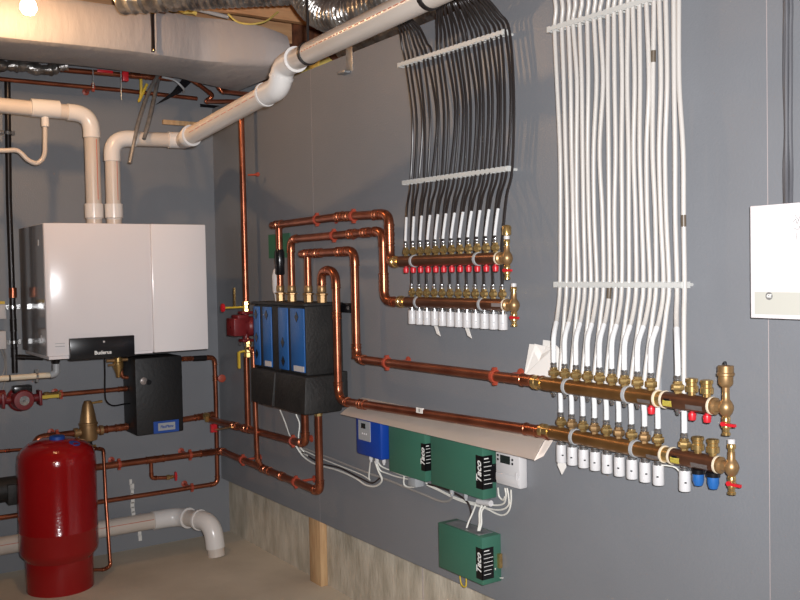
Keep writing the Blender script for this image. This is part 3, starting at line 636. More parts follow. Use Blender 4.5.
# ================================================================== RIGHT WALL: HYDRAULIC STATION
U = 0.10       # stand-off of copper pipes
bx0, bx1 = R(252, 303, 0.2).x, R(303, 303, 0.2).x
zt2, zm2, zb2 = 1.362, 1.046, 0.885
st = thing('pump_station', 'black foam pump station with four blue strips on the right wall', 'pump station', ((bx0+bx1)/2, -0.1, zb2))
xm = (bx0+bx1)/2
for i, (x0_, x1_) in enumerate(((bx0, xm-0.003), (xm+0.003, bx1))):
    w_ = x1_-x0_
    sh = part('foam_shell', MB().bb((x0_, -0.19, zm2+0.0), (x1_, -0.02, zt2-0.012)), M['foam'], st, bevel=0.006)
    for j in range(2):
        sx, sw = [[(0.0, 0.26), (0.39, 0.36)], [(0.0, 0.37), (0.47, 0.51)]][i][j]; sx = x0_ + w_*sx; sw *= w_
        stp = MB().bb((sx+0.002, -0.1965, zm2+0.012), (sx+sw, -0.189, zt2-0.022))
        s1 = part('blue_strip', stp, M['blue'], st, 'glossy blue plastic strip', bevel=0.004)
        for zz in ([zt2-0.06] if j else ([zt2-0.06, zt2-0.17, zt2-0.25] if i == 0 else [zt2-0.18, zt2-0.265])):
            cxx = sx+sw*0.5
            part('latch_hole', MB().prism([Vector((cxx-0.017, -0.1985, zz)), Vector((cxx, -0.1985, zz-0.024)), Vector((cxx+0.017, -0.1985, zz)), Vector((cxx, -0.1985, zz+0.024))], (0, 0.0035, 0)), M['blackgloss'], s1)
        if j: part('white_label', MB().bb((sx+sw*0.25, -0.199, zm2+0.016), (sx+sw-0.004, -0.196, zm2+0.040)), M['whitepl'], s1)
part('top_plate', MB().bb((bx0-0.01, -0.20, zt2-0.0119), (bx1+0.004, 0.0, zt2)), M['foam'], st, bevel=0.003)
# lower block, sloping sides
lo_ = MB()
for i, (x0_, x1_) in enumerate(((bx0, xm-0.002), (xm+0.002, bx1+0.035))):
    lo_.prism([Vector((x0_, -0.215, zm2-0.001)), Vector((x1_, -0.215, zm2-0.001)), Vector((x1_+(0.02 if i else 0), -0.235, zb2+0.0)), Vector((x0_+0.02*(1-i), -0.225, zb2))][::-1], (0, 0.19, 0.0))
part('lower_foam_block', lo_, M['foam'], st, bevel=0.008)
part('rear_foam_block', MB().bb((bx0+0.02, -0.0449, zb2+0.01), (bx1+0.03, 0.0, zm2+0.01)), M['foam'], st, bevel=0.004)
part('rear_foam_panel', MB().bb((bx0, -0.02, zm2+0.01), (bx1-0.01, 0.0, zt2-0.012)), M['foam'], st)
q = R(347, 308, 0.012); part('mounting_tab', MB().bb((bx1-0.02, -0.012, q.z-0.022), (q.x+0.035, 0, q.z+0.022)), M['blackgloss'], st, bevel=0.004)
part('tab_bolt', MB().lathe((q.x+0.01, -0.012, q.z), (0, -1, 0), [(0.009, 0), (0.007, 0.005)], 6), M['chrome'], st)
# positions of the four risers on top
RX = []
for p_ in ((280.5, 296), (292, 296), (308.5, 296), (322, 296)): RX.append(R(p_[0], p_[1], U).x)
for i, x_ in enumerate(RX):
    t = thing('union_nut', ['leftmost', 'second', 'third', 'rightmost'][i] + ' of the four brass union nuts on top of the black pump station', 'union nut', (x_, -U, zt2), 'brass union nuts on the pump station')
    part('nut', MB().lathe((x_, -U, zt2), (0, 0, 1), [(0.019, 0), (0.0215, 0.002), (0.0215, 0.034), (0.028, 0.036), (0.028, 0.041), (0.018, 0.043)], 8), M['bronze'], t)
    part('tailpiece', MB().lathe((x_, -U, zt2+0.045), (0, 0, 1), [(0.018, 0), (0.0195, 0.004), (0.0195, 0.026), (0.0175, 0.03)], 16), M['bronze'], t)
zn = zt2+0.05
# pipe 1
z1 = R(340, 216.5, U).z; m1x = R(389.5, 240, U).x
zmU = R(400, 262, 0.125).z
p1r = run('copper_pipe', 'topmost copper pipe from the pump station to the upper black-tube manifold', [Vector((RX[0]-0.07, -U, z1-0.005)), R(340, 216.5, U), Vector((m1x, -U, R(388, 214, U).z)), Vector((m1x, -U, zmU-0.0)), Vector((R(402, 262, 0.125).x, -0.125, zmU))], 0.0175, br=0.045,
          coup=[(R(340, 216.5, U), 0.05), (R(349, 215.5, U), 0.05), (R(378, 214, U), 0.05), (Vector((m1x, -U, 1.66)), .04), (Vector((m1x, -U, 1.62)), .04), (Vector((RX[0], -U, z1-.003)), 0.07)], clamps=[R(317, 220, U)])
part('riser', MB().tube([Vector((RX[0], -U, zn)), Vector((RX[0], -U, z1))], 0.0165, 16), M['copper'], p1r)
part('black_sleeve', MB().lathe((RX[0], -U, R(280, 275, U).z), (0, 0, 1), [(0.018, 0), (0.023, 0.006), (0.0225, 0.05), (0.024, 0.06), (0.0235, 0.11), (0.018, 0.122)], 18), M['blackgloss'], p1r, 'black rubber sleeve on the riser')
# pipe 2
z2 = R(330, 236, U).z; m2x = R(383.5, 260, U).x
zmL = R(400, 302, 0.085).z
run('copper_pipe', 'second copper pipe from the top, dropping to the lower black-tube manifold', [Vector((RX[1], -U, zn)), Vector((RX[1], -U, z2)), R(340, 235, U), Vector((m2x, -U, R(380, 231, U).z)), Vector((m2x, -U, zmL+0.002)), Vector((R(407, 302, 0.085).x, -0.085, zmL))], 0.017, br=0.045,
    coup=[(R(352, 234, U), 0.05), (R(366, 233, U), 0.05), (Vector((m2x, -U, 1.47)), .04), (Vector((m2x, -U, 1.44)), .04)], clamps=[R(334, 236, U)])
q = R(354, 234, U); clamp_on(p1r, Vector((q.x, -U, R(354, 216, U).z)), (1, 0, 0), 0.0175, 'R')
# pipe 3
z3 = R(330, 252.5, U).z; m3x = R(355.5, 300, U).x; mA = R(547, 383, 0.125)
zlow3 = R(365, 360, U).z
p3r = run('copper_pipe', 'third copper pipe bending down then right into the upper white-tube manifold', [Vector((RX[2]-0.06, -U, z3)), Vector((m3x, -U, z3+0.002)), Vector((m3x, -U, zlow3)), Vector((mA.x-0.04, -0.122, mA.z)), Vector((mA.x+0.01, -0.125, mA.z))], 0.0175, br=0.045,
    coup=[(R(318, 253, U), 0.06), (R(341, 252.5, U), 0.06), (Vector((m3x, -U, 1.16)), .05), (Vector((RX[2], -U, z3)), .06), (Vector((mA.x-0.07, -.121, mA.z)), .10)], clamps=[R(388, 363, U), R(499, 378.5, U)])
part('riser', MB().tube([Vector((RX[2], -U, zn)), Vector((RX[2], -U, z3))], 0.0165, 16), M['copper'], p3r)
# pipe 4 : hairpin
z4 = R(329, 270.5, U).z; m4x = R(337, 330, U).x; mB_ = R(553, 434, 0.085); zlow4 = R(345, 402, U).z
run('copper_pipe', 'fourth copper pipe making a hairpin bend then running to the lower white-tube manifold', [Vector((RX[3], -U, zn)), Vector((RX[3], -U, z4)), Vector((m4x, -U, z4)), Vector((m4x, -U, zlow4)), Vector((mB_.x-0.1, -0.087, mB_.z)), Vector((mB_.x+0.01, -0.085, mB_.z))], 0.0175, br=0.062,
    coup=[(Vector((m4x, -U, 1.31)), .03), (R(362, 405, U), .05), (Vector((mB_.x-0.07, -.086, mB_.z)), .11), ])
tq = R(427, 409.5, 0.10-0.02)
tag(part('pipe_tag', MB().box(tq+Vector((0, -0.035, 0)), (0.04, 0.002, 0.02)).box(tq+Vector((0, -0.026, 0)), (0.006, 0.02, 0.012)), M['paper']), 'small white paper tag on the lower copper pipe above the cover sheet', 'tag')
# lower outlets of the station
xa, xb = R(305, 420, 0.12).x, R(318.5, 420, 0.10).x
z5 = R(305, 441, 0.12).z
def wallpt(px, py, d): return R(px, py, d)
V1 = R(226, 425.5, 0.10); 
p5 = run('copper_pipe', 'copper pipe from under the pump station running left to the corner valves', [Vector((xa, -0.12, zb2-0.002)), Vector((xa, -0.12, R(305, 443, .12).z)), Vector((R(293, 441, 0.1).x, -0.10, R(293, 441, .1).z)), R(250, 429.5, 0.1), Vector((0.13, -0.12, R(225, 423, .1).z))], 0.0175, br=0.035, coup=[(R(247, 429, .1), .07), (R(236, 426, .1), .06)], clamps=[R(293, 440.5, .1)])
p6 = run('copper_pipe', 'lowest copper pipe running from the pump station down and left to the corner', [Vector((xb, -0.10, zb2-0.002)), Vector((xb, -0.10, R(318, 491, .1).z)), R(262, 468, 0.1), R(222, 451, 0.10), Vector((0.14, -0.17, B(216, 451.5, .14).z))], 0.0175, br=0.035, coup=[(R(266, 470, .1), .09), (R(282, 476, .1), .03)], clamps=[R(296, 483, .1), R(243, 459.5, .1)])
q = R(312.5, 478, .1); part('pipe_clip', MB().box((xb-0.03, -0.085, q.z), (0.02, 0.02, 0.05)), M['orange'], p6)
for i, (x_, d_) in enumerate(((xa, 0.12), (xb, 0.10))):
    tag(part('union_nut', MB().lathe((x_, -d_, zb2), (0, 0, -1), [(0.02, 0), (0.024, 0.001), (0.024, 0.012), (0.019, 0.014), (0.019, 0.03)], 8), M['brass']), ['brass nut under the pump station on its left outlet', 'brass nut under the pump station on its right outlet'][i], 'union nut')
q = R(305, 447, .12)
# corner valves
cv = thing('corner_valve', 'copper balancing valve in the corner with a red lever', 'valve', B(217, 425, 0.13))
ca = Vector((0.13, -0.12, R(225, 423, .1).z)); cb_ = B(216.5, 420, 0.13)
part('valve_body', MB().tube([ca+Vector((0.02, 0, 0)), ca, cb_+Vector((0.004, 0, 0.0))], 0.0165, 14), M['copper2'], cv)
part('bonnet', MB().lathe(ca+Vector((0.03, -0.02, 0)), (0.4, -0.3, 0.8), [(0.016, 0), (0.016, 0.02), (0.021, 0.022), (0.021, 0.04), (0.01, 0.045)], 8), M['brass'], cv)
part('lever', MB().box(B(213.5, 428, 0.15), (0.02, 0.034, 0.045)), M['red'], cv, 'red lever')
part('valve_stem', MB().tube([B(214, 430, .15), R(232, 427, .13)], 0.006, 8), M['brass'], cv)
# vertical pipes 7
v7x = R(246, 300, 0.1).x
p7 = run('copper_pipe', 'tall copper pipe rising along the right wall near the corner', [Vector((R(242, 120, .1).x-0.01, -U, R(241, 101, .1).z)), Vector((v7x, -U, R(247, 303, .1).z))], 0.0155, elb=False, clamps=[])
q = R(257, 174, 0.03); part('stand_off', MB().tube([R(248, 175, .09), R(258, 174.5, .05)], 0.005, 8).lathe(R(257, 174.5, .05), (1, 0, 0), [(0.011, 0), (0.011, 0.012)], 8), M['orange'], p7, 'red-brown stand-off clip')
bv = thing('ball_valve', 'brass ball valve with red knob above the small red pump', 'valve', R(246, 309, .1))
q = Vector((v7x, -U, R(246, 307, .1).z))
part('valve_body', MB().lathe(q+Vector((0, 0, 0.03)), (0, 0, -1), [(0.017, 0), (0.022, 0.003), (0.022, 0.02), (0.018, 0.024), (0.018, 0.036), (0.022, 0.04), (0.022, 0.06), (0.017, 0.062)], 8), M['brass'], bv)
part('yellow_lever', MB().box(q+Vector((-0.02, -0.055, 0.05)), (0.012, 0.008, 0.10)), M['brass'], bv)
part('stem', MB().tube([q, q+Vector((-0.01, -0.115, 0.0))], 0.005, 8), M['gold'], bv)
part('red_knob', MB().lathe(q+Vector((-0.01, -0.115, 0)), (0, -1, 0), [(0.008, 0), (0.022, 0.004), (0.022, 0.014), (0.01, 0.018)], 8), M['red'], bv)
pc = Vector((v7x, -0.105, R(243, 326, .1).z))
pm = pump('small_pump', 'small red circulator pump between valves beside the pump station', pc, (0, 0, 1), (0, -1, 0), 0.046)
part('control_box', MB().bb((pc.x-0.05, pc.y-0.085, pc.z-0.045), (pc.x+0.05, pc.y-0.02, pc.z+0.045)), M['redpump'], pm, bevel=0.004)
part('bolt', MB().lathe(pc+Vector((-0.03, -0.02, -0.085)), (0, 0, -1), [(0.006, 0), (0.006, .012)], 6).lathe(pc+Vector((0.03, -0.02, -0.085)), (0, 0, -1), [(0.006, 0), (0.006, .012)], 6), M['chrome'], pm)
lv = thing('ball_valve', 'brass ball valve with yellow lever below the small red pump', 'valve', R(248, 352, .1))
q = Vector((v7x+0.01, -U, R(248, 350, .1).z))
part('valve_body', MB().lathe(q+Vector((0, 0, 0.05)), (0, 0, -1), [(0.017, 0), (0.022, 0.003), (0.022, 0.02), (0.018, 0.024), (0.018, 0.06), (0.022, 0.064), (0.022, 0.085), (0.017, 0.088)], 8), M['brass'], lv)
part('yellow_lever', MB().box(q+Vector((-0.015, -0.045, -0.05)), (0.014, 0.01, 0.085)).tube([q, q+Vector((-.015, -0.045, -0.01))], 0.006, 8), M['gold'], lv)
xv = R(247.5, 400, .1).x
run('copper_pipe', 'left of two close copper risers beneath the small red pump', [Vector((xv, -U, q.z-0.03)), Vector((xv, -U, R(248, 427, .1).z))], 0.0145, elb=False)
xw = R(256, 400, .12).x
run('copper_pipe', 'right of two close copper risers, joining the lowest pipe by a slanting elbow', [Vector((R(253.5, 358, .12).x, -0.12, R(253, 358, .12).z)), Vector((xw, -0.12, R(256, 458, .12).z)), R(262, 467.5, 0.1)], 0.0125, br=0.03)
tag(part('copper_stub', MB().tube([Vector((v7x+0.01, -U, pc.z-0.12)), Vector((v7x+0.01, -U, pc.z-0.06))], 0.014, 12), M['copper']), 'short copper stub between the small red pump and its lower valve', 'pipe')
run('copper_pipe', 'short copper link from the lower ball valve to the right riser', [Vector((v7x+0.012, -U, q.z+0.01)), Vector((R(253.5, 358, .12).x, -0.12, q.z+0.01)), Vector((R(253.5, 358, .12).x, -0.12, R(253, 360, .12).z-.01))], 0.0115, br=0.015)
# green tag, white plastic pieces behind first riser
tag(part('green_card', MB().bb((R(269, 250, .004).x, -0.006, R(278, 258, .004).z), (R(290, 250, .004).x, -0.0005, R(278, 234, .004).z)), M['greencard']), 'green card on the wall behind the first riser', 'card')
tag(part('white_fitting', MB().lathe((RX[0]-0.055, -0.09, zt2), (0, 0, 1), [(0.012, 0), (0.014, 0.03), (0.022, 0.045), (0.024, 0.12), (0.016, 0.15), (0.006, 0.16)], 14), M['whitepl']), 'white plastic air vent left of the first riser on the pump station', 'air vent')
tag(part('clear_tube', MB().tube([Vector((RX[1]+0.105, -0.07, zt2)), Vector((RX[1]+0.10, -0.07, zt2+0.18))], 0.006, 10), M['whitepl']), 'thin whitish tube standing between the second and third riser', 'tube')

# ================================================================== MANIFOLDS
def fitting(root, x_, d, zc, rb, tube_h=0.06, m=None):
    m = m or M['brass']; k = 0.84 if rb < 0.022 else 1.0
    pr = [(0.010, 0), (0.010, 0.007), (0.0150, 0.009), (0.0168, 0.011), (0.0168, 0.023), (0.0150, 0.025), (0.0115, 0.027), (0.0115, 0.033), (0.0090, 0.034)]
    part('ferrule', MB().lathe((x_, -d, zc+rb*0.9+0.033), (0, 0, 1), [(0.0085*k, 0), (0.0092*k, 0.001), (0.0092*k, 0.006), (0.0082*k, 0.007), (0.0092*k, 0.009), (0.0092*k, 0.015), (0.0080*k, 0.016)], 12), M['chrome'], root)
    return part('port_fitting', MB().lathe((x_, -d, zc+rb*0.9), (0, 0, 1), [(r_*k, h_) for r_, h_ in pr], 6), m, root)
def band(root, x_, d, zc, rb):
    mb = MB().lathe((x_-0.006, -d, zc), (1, 0, 0), [(rb*1.01, 0), (rb*1.14, 0.001), (rb*1.14, 0.011), (rb*1.01, 0.012)], 20)
    mb.bb((x_-0.008, -(d-rb), zc-0.015), (x_+0.008, -0.0, zc+0.015)).bb((x_-0.012, -0.004, zc-0.04), (x_+0.012, 0, zc+0.04))
    part('mounting_bracket', mb, M['grey'], root)
def endset(root, x_, d, zc, rb, tall, cap):
    k = 0.72
    def sc(pr): return [(r_*k, h_*k) for r_, h_ in pr]
    part('end_tee', MB().lathe((x_, -d, zc-0.03*k), (0, 0, 1), sc([(0.013, 0), (0.02, 0.008), (0.025, 0.02), (0.027, 0.03), (0.025, 0.04), (0.02, 0.05), (0.013, 0.06), (0.0125, 0.085)]), 20).lathe((x_-0.04, -d, zc), (1, 0, 0), [(rb*.92, 0), (rb*1.0, 0.003), (rb*1.0, 0.01), (0.015, 0.014), (0.013, 0.04)], 20), M['bronze'], root)
    part('sealing_ring', MB().lathe((x_-0.045, -d, zc), (1, 0, 0), [(rb*1.0, 0), (rb*1.05, 0.001), (rb*1.05, 0.006), (rb*1.0, 0.007)], 20), M['cream'], root)
    if tall:
        part('air_vent', MB().lathe((x_, -d, zc+0.054*k), (0, 0, 1), [(0.009, 0), (0.0095, 0.012), (0.0155, 0.017), (0.018, 0.022), (0.018, 0.040), (0.0215, 0.042), (0.0215, 0.048), (0.0195, 0.050), (0.0195, 0.066), (0.008, 0.068)], 20), M['bronze'], root)
        part('vent_cap', MB().lathe((x_-0.002, -d, zc+0.106), (0, 0, 1), [(0.0045, 0), (0.0045, 0.008), (0.002, 0.010)], 10), M['blackgloss'], root)
    else:
        part('vent_stub', MB().lathe((x_, -d, zc+0.054*k), (0, 0, 1), [(0.008, 0), (0.008, 0.008), (0.011, 0.010), (0.011, 0.018), (0.009, 0.022)], 12), M['brass'], root)
        part('vent_cap', MB().lathe((x_, -d, zc+0.054*k+0.022), (0, 0, 1), [(0.0095, 0), (0.0095, 0.010), (0.007, 0.012)], 14), M['whitepl'], root)
    part('drain_valve', MB().lathe((x_, -d, zc-0.03*k), (0, 0, -1), sc([(0.012, 0), (0.015, 0.004), (0.015, 0.018), (0.013, 0.02), (0.0165, 0.026), (0.0165, 0.04), (0.012, 0.044), (0.011, 0.056), (0.015, 0.058), (0.015, 0.066)]), 14), M['brass'], root)
    part('valve_handle', MB().box((x_+0.020, -d-0.014, zc-0.040), (0.034, 0.008, 0.007)).lathe((x_, -d-0.008, zc-0.040), (0, -1, 0), [(0.006, 0), (0.006, 0.008)], 10), M['red'], root, 'small red handle')
def actuator(root, x_, d, zc, rb, h=0.055, r=0.0155):
    part('actuator_collar', MB().lathe((x_, -d, zc-rb*0.9), (0, 0, -1), [(0.009, 0), (0.009, 0.004), (0.0135, 0.006), (0.0135, 0.013)], 16), M['chrome'], root)
    a_ = part('actuator', MB().lathe((x_, -d, zc-rb*0.9-0.013), (0, 0, -1), [(r*0.96, 0), (r, 0.002), (r*1.04, h-0.004), (r*0.98, h), (r*.5, h+0.001)], 20), M['whitepl'], root, 'white valve actuator')
    v = (CAM-Vector((x_, -d, zc))); v.z = 0; v.normalize(); tn = Vector((-v.y, v.x, 0))
    part('mark', MB().box(Vector((x_, -d, zc-rb*0.9-0.013-h*0.55))+v*(r*1.02)+tn*random.uniform(-.004, .004), (0.002, 0.006, 0.004), (v, tn, Vector((0, 0, 1)))), M['blackgloss'], a_)
def balance(root, x_, d, zc, rb, red=True):
    if red: part('red_cap', MB().lathe((x_, -d, zc-rb*0.9), (0, 0, -1), [(0.006, 0), (0.006, 0.004), (0.010, 0.006), (0.011, 0.010), (0.0095, 0.024), (0.005, 0.026)], 12), M['red'], root)
    else: part('regulator_stem', MB().lathe((x_, -d, zc-rb*0.9), (0, 0, -1), [(0.0085, 0), (0.0085, 0.005), (0.006, 0.007), (0.005, 0.015), (0.002, 0.017)], 8), M['chrome'], root)

dU, dL = 0.125, 0.085
BU = [405.9, 413, 420.5, 428, 435.6, 443.7, 451.6, 459.9, 468.4, 476.8, 486.2, 495.4]
BLp = [412, 419.8, 426.6, 434.7, 442.3, 450.2, 458, 467, 475.2, 484.6, 493.2, 502.6]
WU = [554, 565, 577, 588, 600, 613, 626, 638, 651]; WL_ = [561, 572, 584, 595, 607, 620, 632, 645, 658]
def axis_z(a, b, px): # height of manifold axis at px, linear between
    return a
zBU = (R(400, 262.1, dU).z + R(500, 257.6, dU).z)/2; zBL = (R(400, 301.8, dL).z+R(500, 304.5, dL).z)/2
zWU = (R(560, 385, dU).z + R(710, 406, dU).z)/2; zWL = (R(560, 435.5, dL).z+R(720, 463, dL).z)/2
def copper_end(root, x_, d, zc, rb):
    part('inlet_nut', MB().lathe((x_-0.05, -d, zc), (1, 0, 0), [(0.018, 0), (0.023, 0.003), (0.023, 0.018), (0.020, 0.02), (0.020, 0.032), (rb, 0.05)], 12), M['brass'], root)
    part('brass_label', MB().box((x_-0.015, -d-0.021, zc+0.002), (0.022, 0.006, 0.016)), M['brass'], root)
BUx = [R(p, 255, dU).x for p in BU]; BLx = [R(p, 298, dL).x for p in BLp]
def linfit(xs):
    n = len(xs); k_ = (xs[-1]-xs[0])/(n-1); return [xs[0]+k_*i for i in range(n)]
BUx = linfit(BUx); BLx = linfit(BLx)
WUx = linfit([R(p, 380, dU).x for p in WU]); WLx = linfit([R(p, 425, dL).x for p in WL_])
WUx2 = [R(p, 398, dU).x for p in (678, 692, 707)]; WLx2 = [R(p, 450, dL).x for p in (684.5, 698, 713)]

man1 = thing('tube_manifold', 'upper bronze manifold feeding the black tubes, with small red caps below', 'manifold', (BUx[0]-0.03, -dU, zBU-0.06))
xe = R(507, 258, dU).x
part('manifold_body', MB().tube([(BUx[0]-0.035, -dU, zBU), (xe-0.04, -dU, zBU)], 0.0205, 24), M['manbody2'], man1)
copper_end(man1, BUx[0]-0.035, dU, zBU, 0.0205)
for i, x_ in enumerate(BUx): fitting(man1, x_, dU, zBU, 0.0205); balance(man1, x_, dU, zBU, 0.0205, True)
for p_ in (413.5, 477): band(man1, R(p_, 260, dU).x+0.006, dU, zBU, 0.0205)
endset(man1, xe, dU, zBU, 0.0205, False, None)
part('air_vent', MB().lathe((xe, -dU, zBU+0.072), (0, 0, 1), [(0.009, 0), (0.015, 0.003), (0.0155, 0.028), (0.012, 0.033), (0.006, 0.035)], 16), M['brass'], man1)

man2 = thing('tube_manifold', 'lower bronze manifold under the black tubes, with twelve white actuators', 'manifold', (BLx[0]-0.03, -dL, zBL-0.09))
xe = R(514, 305, dL).x
part('manifold_body', MB().tube([(BLx[0]-0.035, -dL, zBL), (xe-0.04, -dL, zBL)], 0.0205, 24), M['manbody2'], man2)
copper_end(man2, BLx[0]-0.035, dL, zBL, 0.0205)
for i, x_ in enumerate(BLx): fitting(man2, x_, dL, zBL, 0.0205); actuator(man2, x_, dL, zBL, 0.0205, 0.052)
for p_ in (420.5, 485): band(man2, R(p_, 304, dL).x-0.012, dL, zBL, 0.0205)
part('label_sticker', MB().box((R(501, 305, dL).x, -dL-0.0205, zBL), (0.05, 0.002, 0.012)), M['silver'], man2)
endset(man2, xe, dL, zBL, 0.0205, False, None)
for i, (xx_, yy_) in enumerate(((434, 326), (465, 328))):
    a = R(xx_, yy_, dL); b = R(xx_+4, yy_+9, dL)
    tag(part('paper_tag', MB().prism([a, a+Vector((0.02, 0, 0.0)), b+Vector((0.014, 0, -0.004)), b+Vector((-0.008, 0, 0.004))], (0, 0.002, 0)), M['paper']), ['white paper tag under the fourth actuator of the black-tube manifold', 'white paper tag under the eighth actuator of the black-tube manifold'][i], 'tag')

rW = 0.0220
man3 = thing('tube_manifold', 'upper copper manifold on the white tubes, ending in a tall brass air vent', 'manifold', (WUx[0]-0.03, -dU, zWU-0.09))
xj = R(661, 398, dU).x; xe = R(726, 408, dU).x
part('manifold_body', MB().tube([(WUx[0]-0.04, -dU, zWU), (xj-0.012, -dU, zWU)], rW, 28), M['manbody'], man3)
part('manifold_extension', MB().tube([(xj+0.012, -dU, zWU), (xe-0.04, -dU, zWU)], rW, 28), M['manbody2'], man3, 'darker extension section')
for s_ in (-0.014, 0.010): part('sealing_ring', MB().lathe((xj+s_, -dU, zWU), (1, 0, 0), [(rW, 0), (rW*1.1, 0.001), (rW*1.1, 0.006), (rW, 0.007)], 24), M['cream'], man3)
part('joint', MB().tube([(xj-0.013, -dU, zWU), (xj+0.013, -dU, zWU)], rW*0.96, 20), M['brass'], man3)
copper_end(man3, WUx[0]-0.04, dU, zWU, rW)
for i, x_ in enumerate(WUx): fitting(man3, x_, dU, zWU, rW); balance(man3, x_, dU, zWU, rW, i == 8)
fitting(man3, WUx2[0], dU, zWU, rW); balance(man3, WUx2[0], dU, zWU, rW, False)
def capnut(root, x_, d, zc, rb): part('cap_nut', MB().lathe((x_, -d, zc+rb*0.9), (0, 0, 1), [(0.010, 0), (0.010, 0.008), (0.0175, 0.010), (0.0175, 0.024), (0.014, 0.026), (0.014, 0.034), (0.0165, 0.036), (0.0165, 0.044), (0.008, 0.046)], 10), M['brass'], root)
for x_ in WUx2[1:]: capnut(man3, x_, dU, zWU, rW); balance(man3, x_, dU, zWU, rW, True)
for i in (1, 6): band(man3, (WUx[i]+WUx[i+1])/2-0.012, dU, zWU, rW)
def sticker(root, x_, d, zc, w_, h_, m, nm='label_sticker'):
    mb = MB(); rows = []
    for i in range(7):
        a_ = -0.45+(i/6)*(h_/rW); rows.append([(x_-w_/2, -d-rW*1.03*math.cos(a_), zc+rW*1.03*math.sin(a_)-0.004), (x_+w_/2, -d-rW*1.03*math.cos(a_), zc+rW*1.03*math.sin(a_)-0.004)])
    return part(nm, mb.grid(rows), m, root, solid=0.0006)
sticker(man3, WUx[8]-0.008, dU, zWU, 0.045, 0.010, M['silver'])
ys_ = sticker(man3, xj+0.038, dU, zWU, 0.030, 0.027, M['yellow']); part('printed_mark', MB().box((xj+0.038, -dU-rW*1.05, zWU+0.004), (0.018, 0.001, 0.005)), M['blackgloss'], ys_)
sticker(man3, R(704, 404, dU-.02).x, dU, zWU, 0.052, 0.012, M['silver'])
endset(man3, xe, dU, zWU, rW, True, None)

man4 = thing('tube_manifold', 'lower copper manifold on the white tubes, with white actuators and two blue caps', 'manifold', (WLx[0]-0.03, -dL, zWL-0.11))
xj = R(668, 453, dL).x; xe = R(731.5, 464, dL).x
part('manifold_body', MB().tube([(WLx[0]-0.04, -dL, zWL), (xj-0.012, -dL, zWL)], rW, 28), M['manbody'], man4)
part('manifold_extension', MB().tube([(xj+0.012, -dL, zWL), (xe-0.04, -dL, zWL)], rW, 28), M['manbody2'], man4, 'darker extension section')
for s_ in (-0.016, 0.012): part('sealing_ring', MB().lathe((xj+s_, -dL, zWL), (1, 0, 0), [(rW, 0), (rW*1.1, 0.001), (rW*1.1, 0.006), (rW, 0.007)], 24), M['cream'], man4)
part('joint', MB().tube([(xj-0.013, -dL, zWL), (xj+0.013, -dL, zWL)], rW*0.96, 20), M['brass'], man4)
copper_end(man4, WLx[0]-0.04, dL, zWL, rW)
for i, x_ in enumerate(WLx): fitting(man4, x_, dL, zWL, rW, m=M['bronze'] if i % 2 else M['brass']); actuator(man4, x_, dL, zWL, rW)
fitting(man4, WLx2[0], dL, zWL, rW); actuator(man4, WLx2[0], dL, zWL, rW)
for x_ in WLx2[1:]:
    capnut(man4, x_, dL, zWL, rW)
    part('black_collar', MB().lathe((x_, -dL, zWL-rW*.9), (0, 0, -1), [(0.010, 0), (0.018, 0.003), (0.018, 0.014), (0.012, 0.016)], 14), M['blackgloss'], man4)
    part('blue_cap', MB().lathe((x_, -dL, zWL-rW*.9-0.015), (0, 0, -1), [(0.015, 0), (0.015, 0.018), (0.011, 0.03), (0.006, 0.031)], 14), M['blue'], man4, 'blue protective cap')
for i in (1, 6): band(man4, (WLx[i]+WLx[i+1])/2-0.010, dL, zWL, rW)
sticker(man4, WLx[8]-0.002, dL, zWL, 0.045, 0.010, M['silver'])
ys_ = sticker(man4, xj+0.040, dL, zWL, 0.030, 0.027, M['yellow']); part('printed_mark', MB().box((xj+0.040, -dL-rW*1.05, zWL+0.004), (0.018, 0.001, 0.005)), M['blackgloss'], ys_)
sticker(man4, R(709, 461, dL-.02).x, dL, zWL, 0.052, 0.012, M['silver'])
endset(man4, xe, dL, zWL, rW, False, None)
zt_a = zWL-rW*0.9-0.013-0.056
x_ = WLx[0]
tag(part('paper_tag', MB().prism([Vector((x_-0.016, -dL, zt_a)), Vector((x_+0.016, -dL, zt_a)), Vector((x_+0.018, -dL, zt_a-0.012)), Vector((x_, -dL, zt_a-0.038)), Vector((x_-0.018, -dL, zt_a-0.012))], (0, 0.003, 0)), M['paper']), 'pointed white paper tag under the first actuator of the white-tube manifold', 'tag')
cable('white_wire', 'short white wire bridging the last two actuators of the white-tube manifold', [Vector((WLx[8]+0.012, -dL, zWL-rW-0.01)), R(670, 466, dL), R(676, 468, dL), Vector((WLx2[0]-0.012, -dL, zWL-rW-0.022))], 0.0022, M['wire_w'], 'wire')

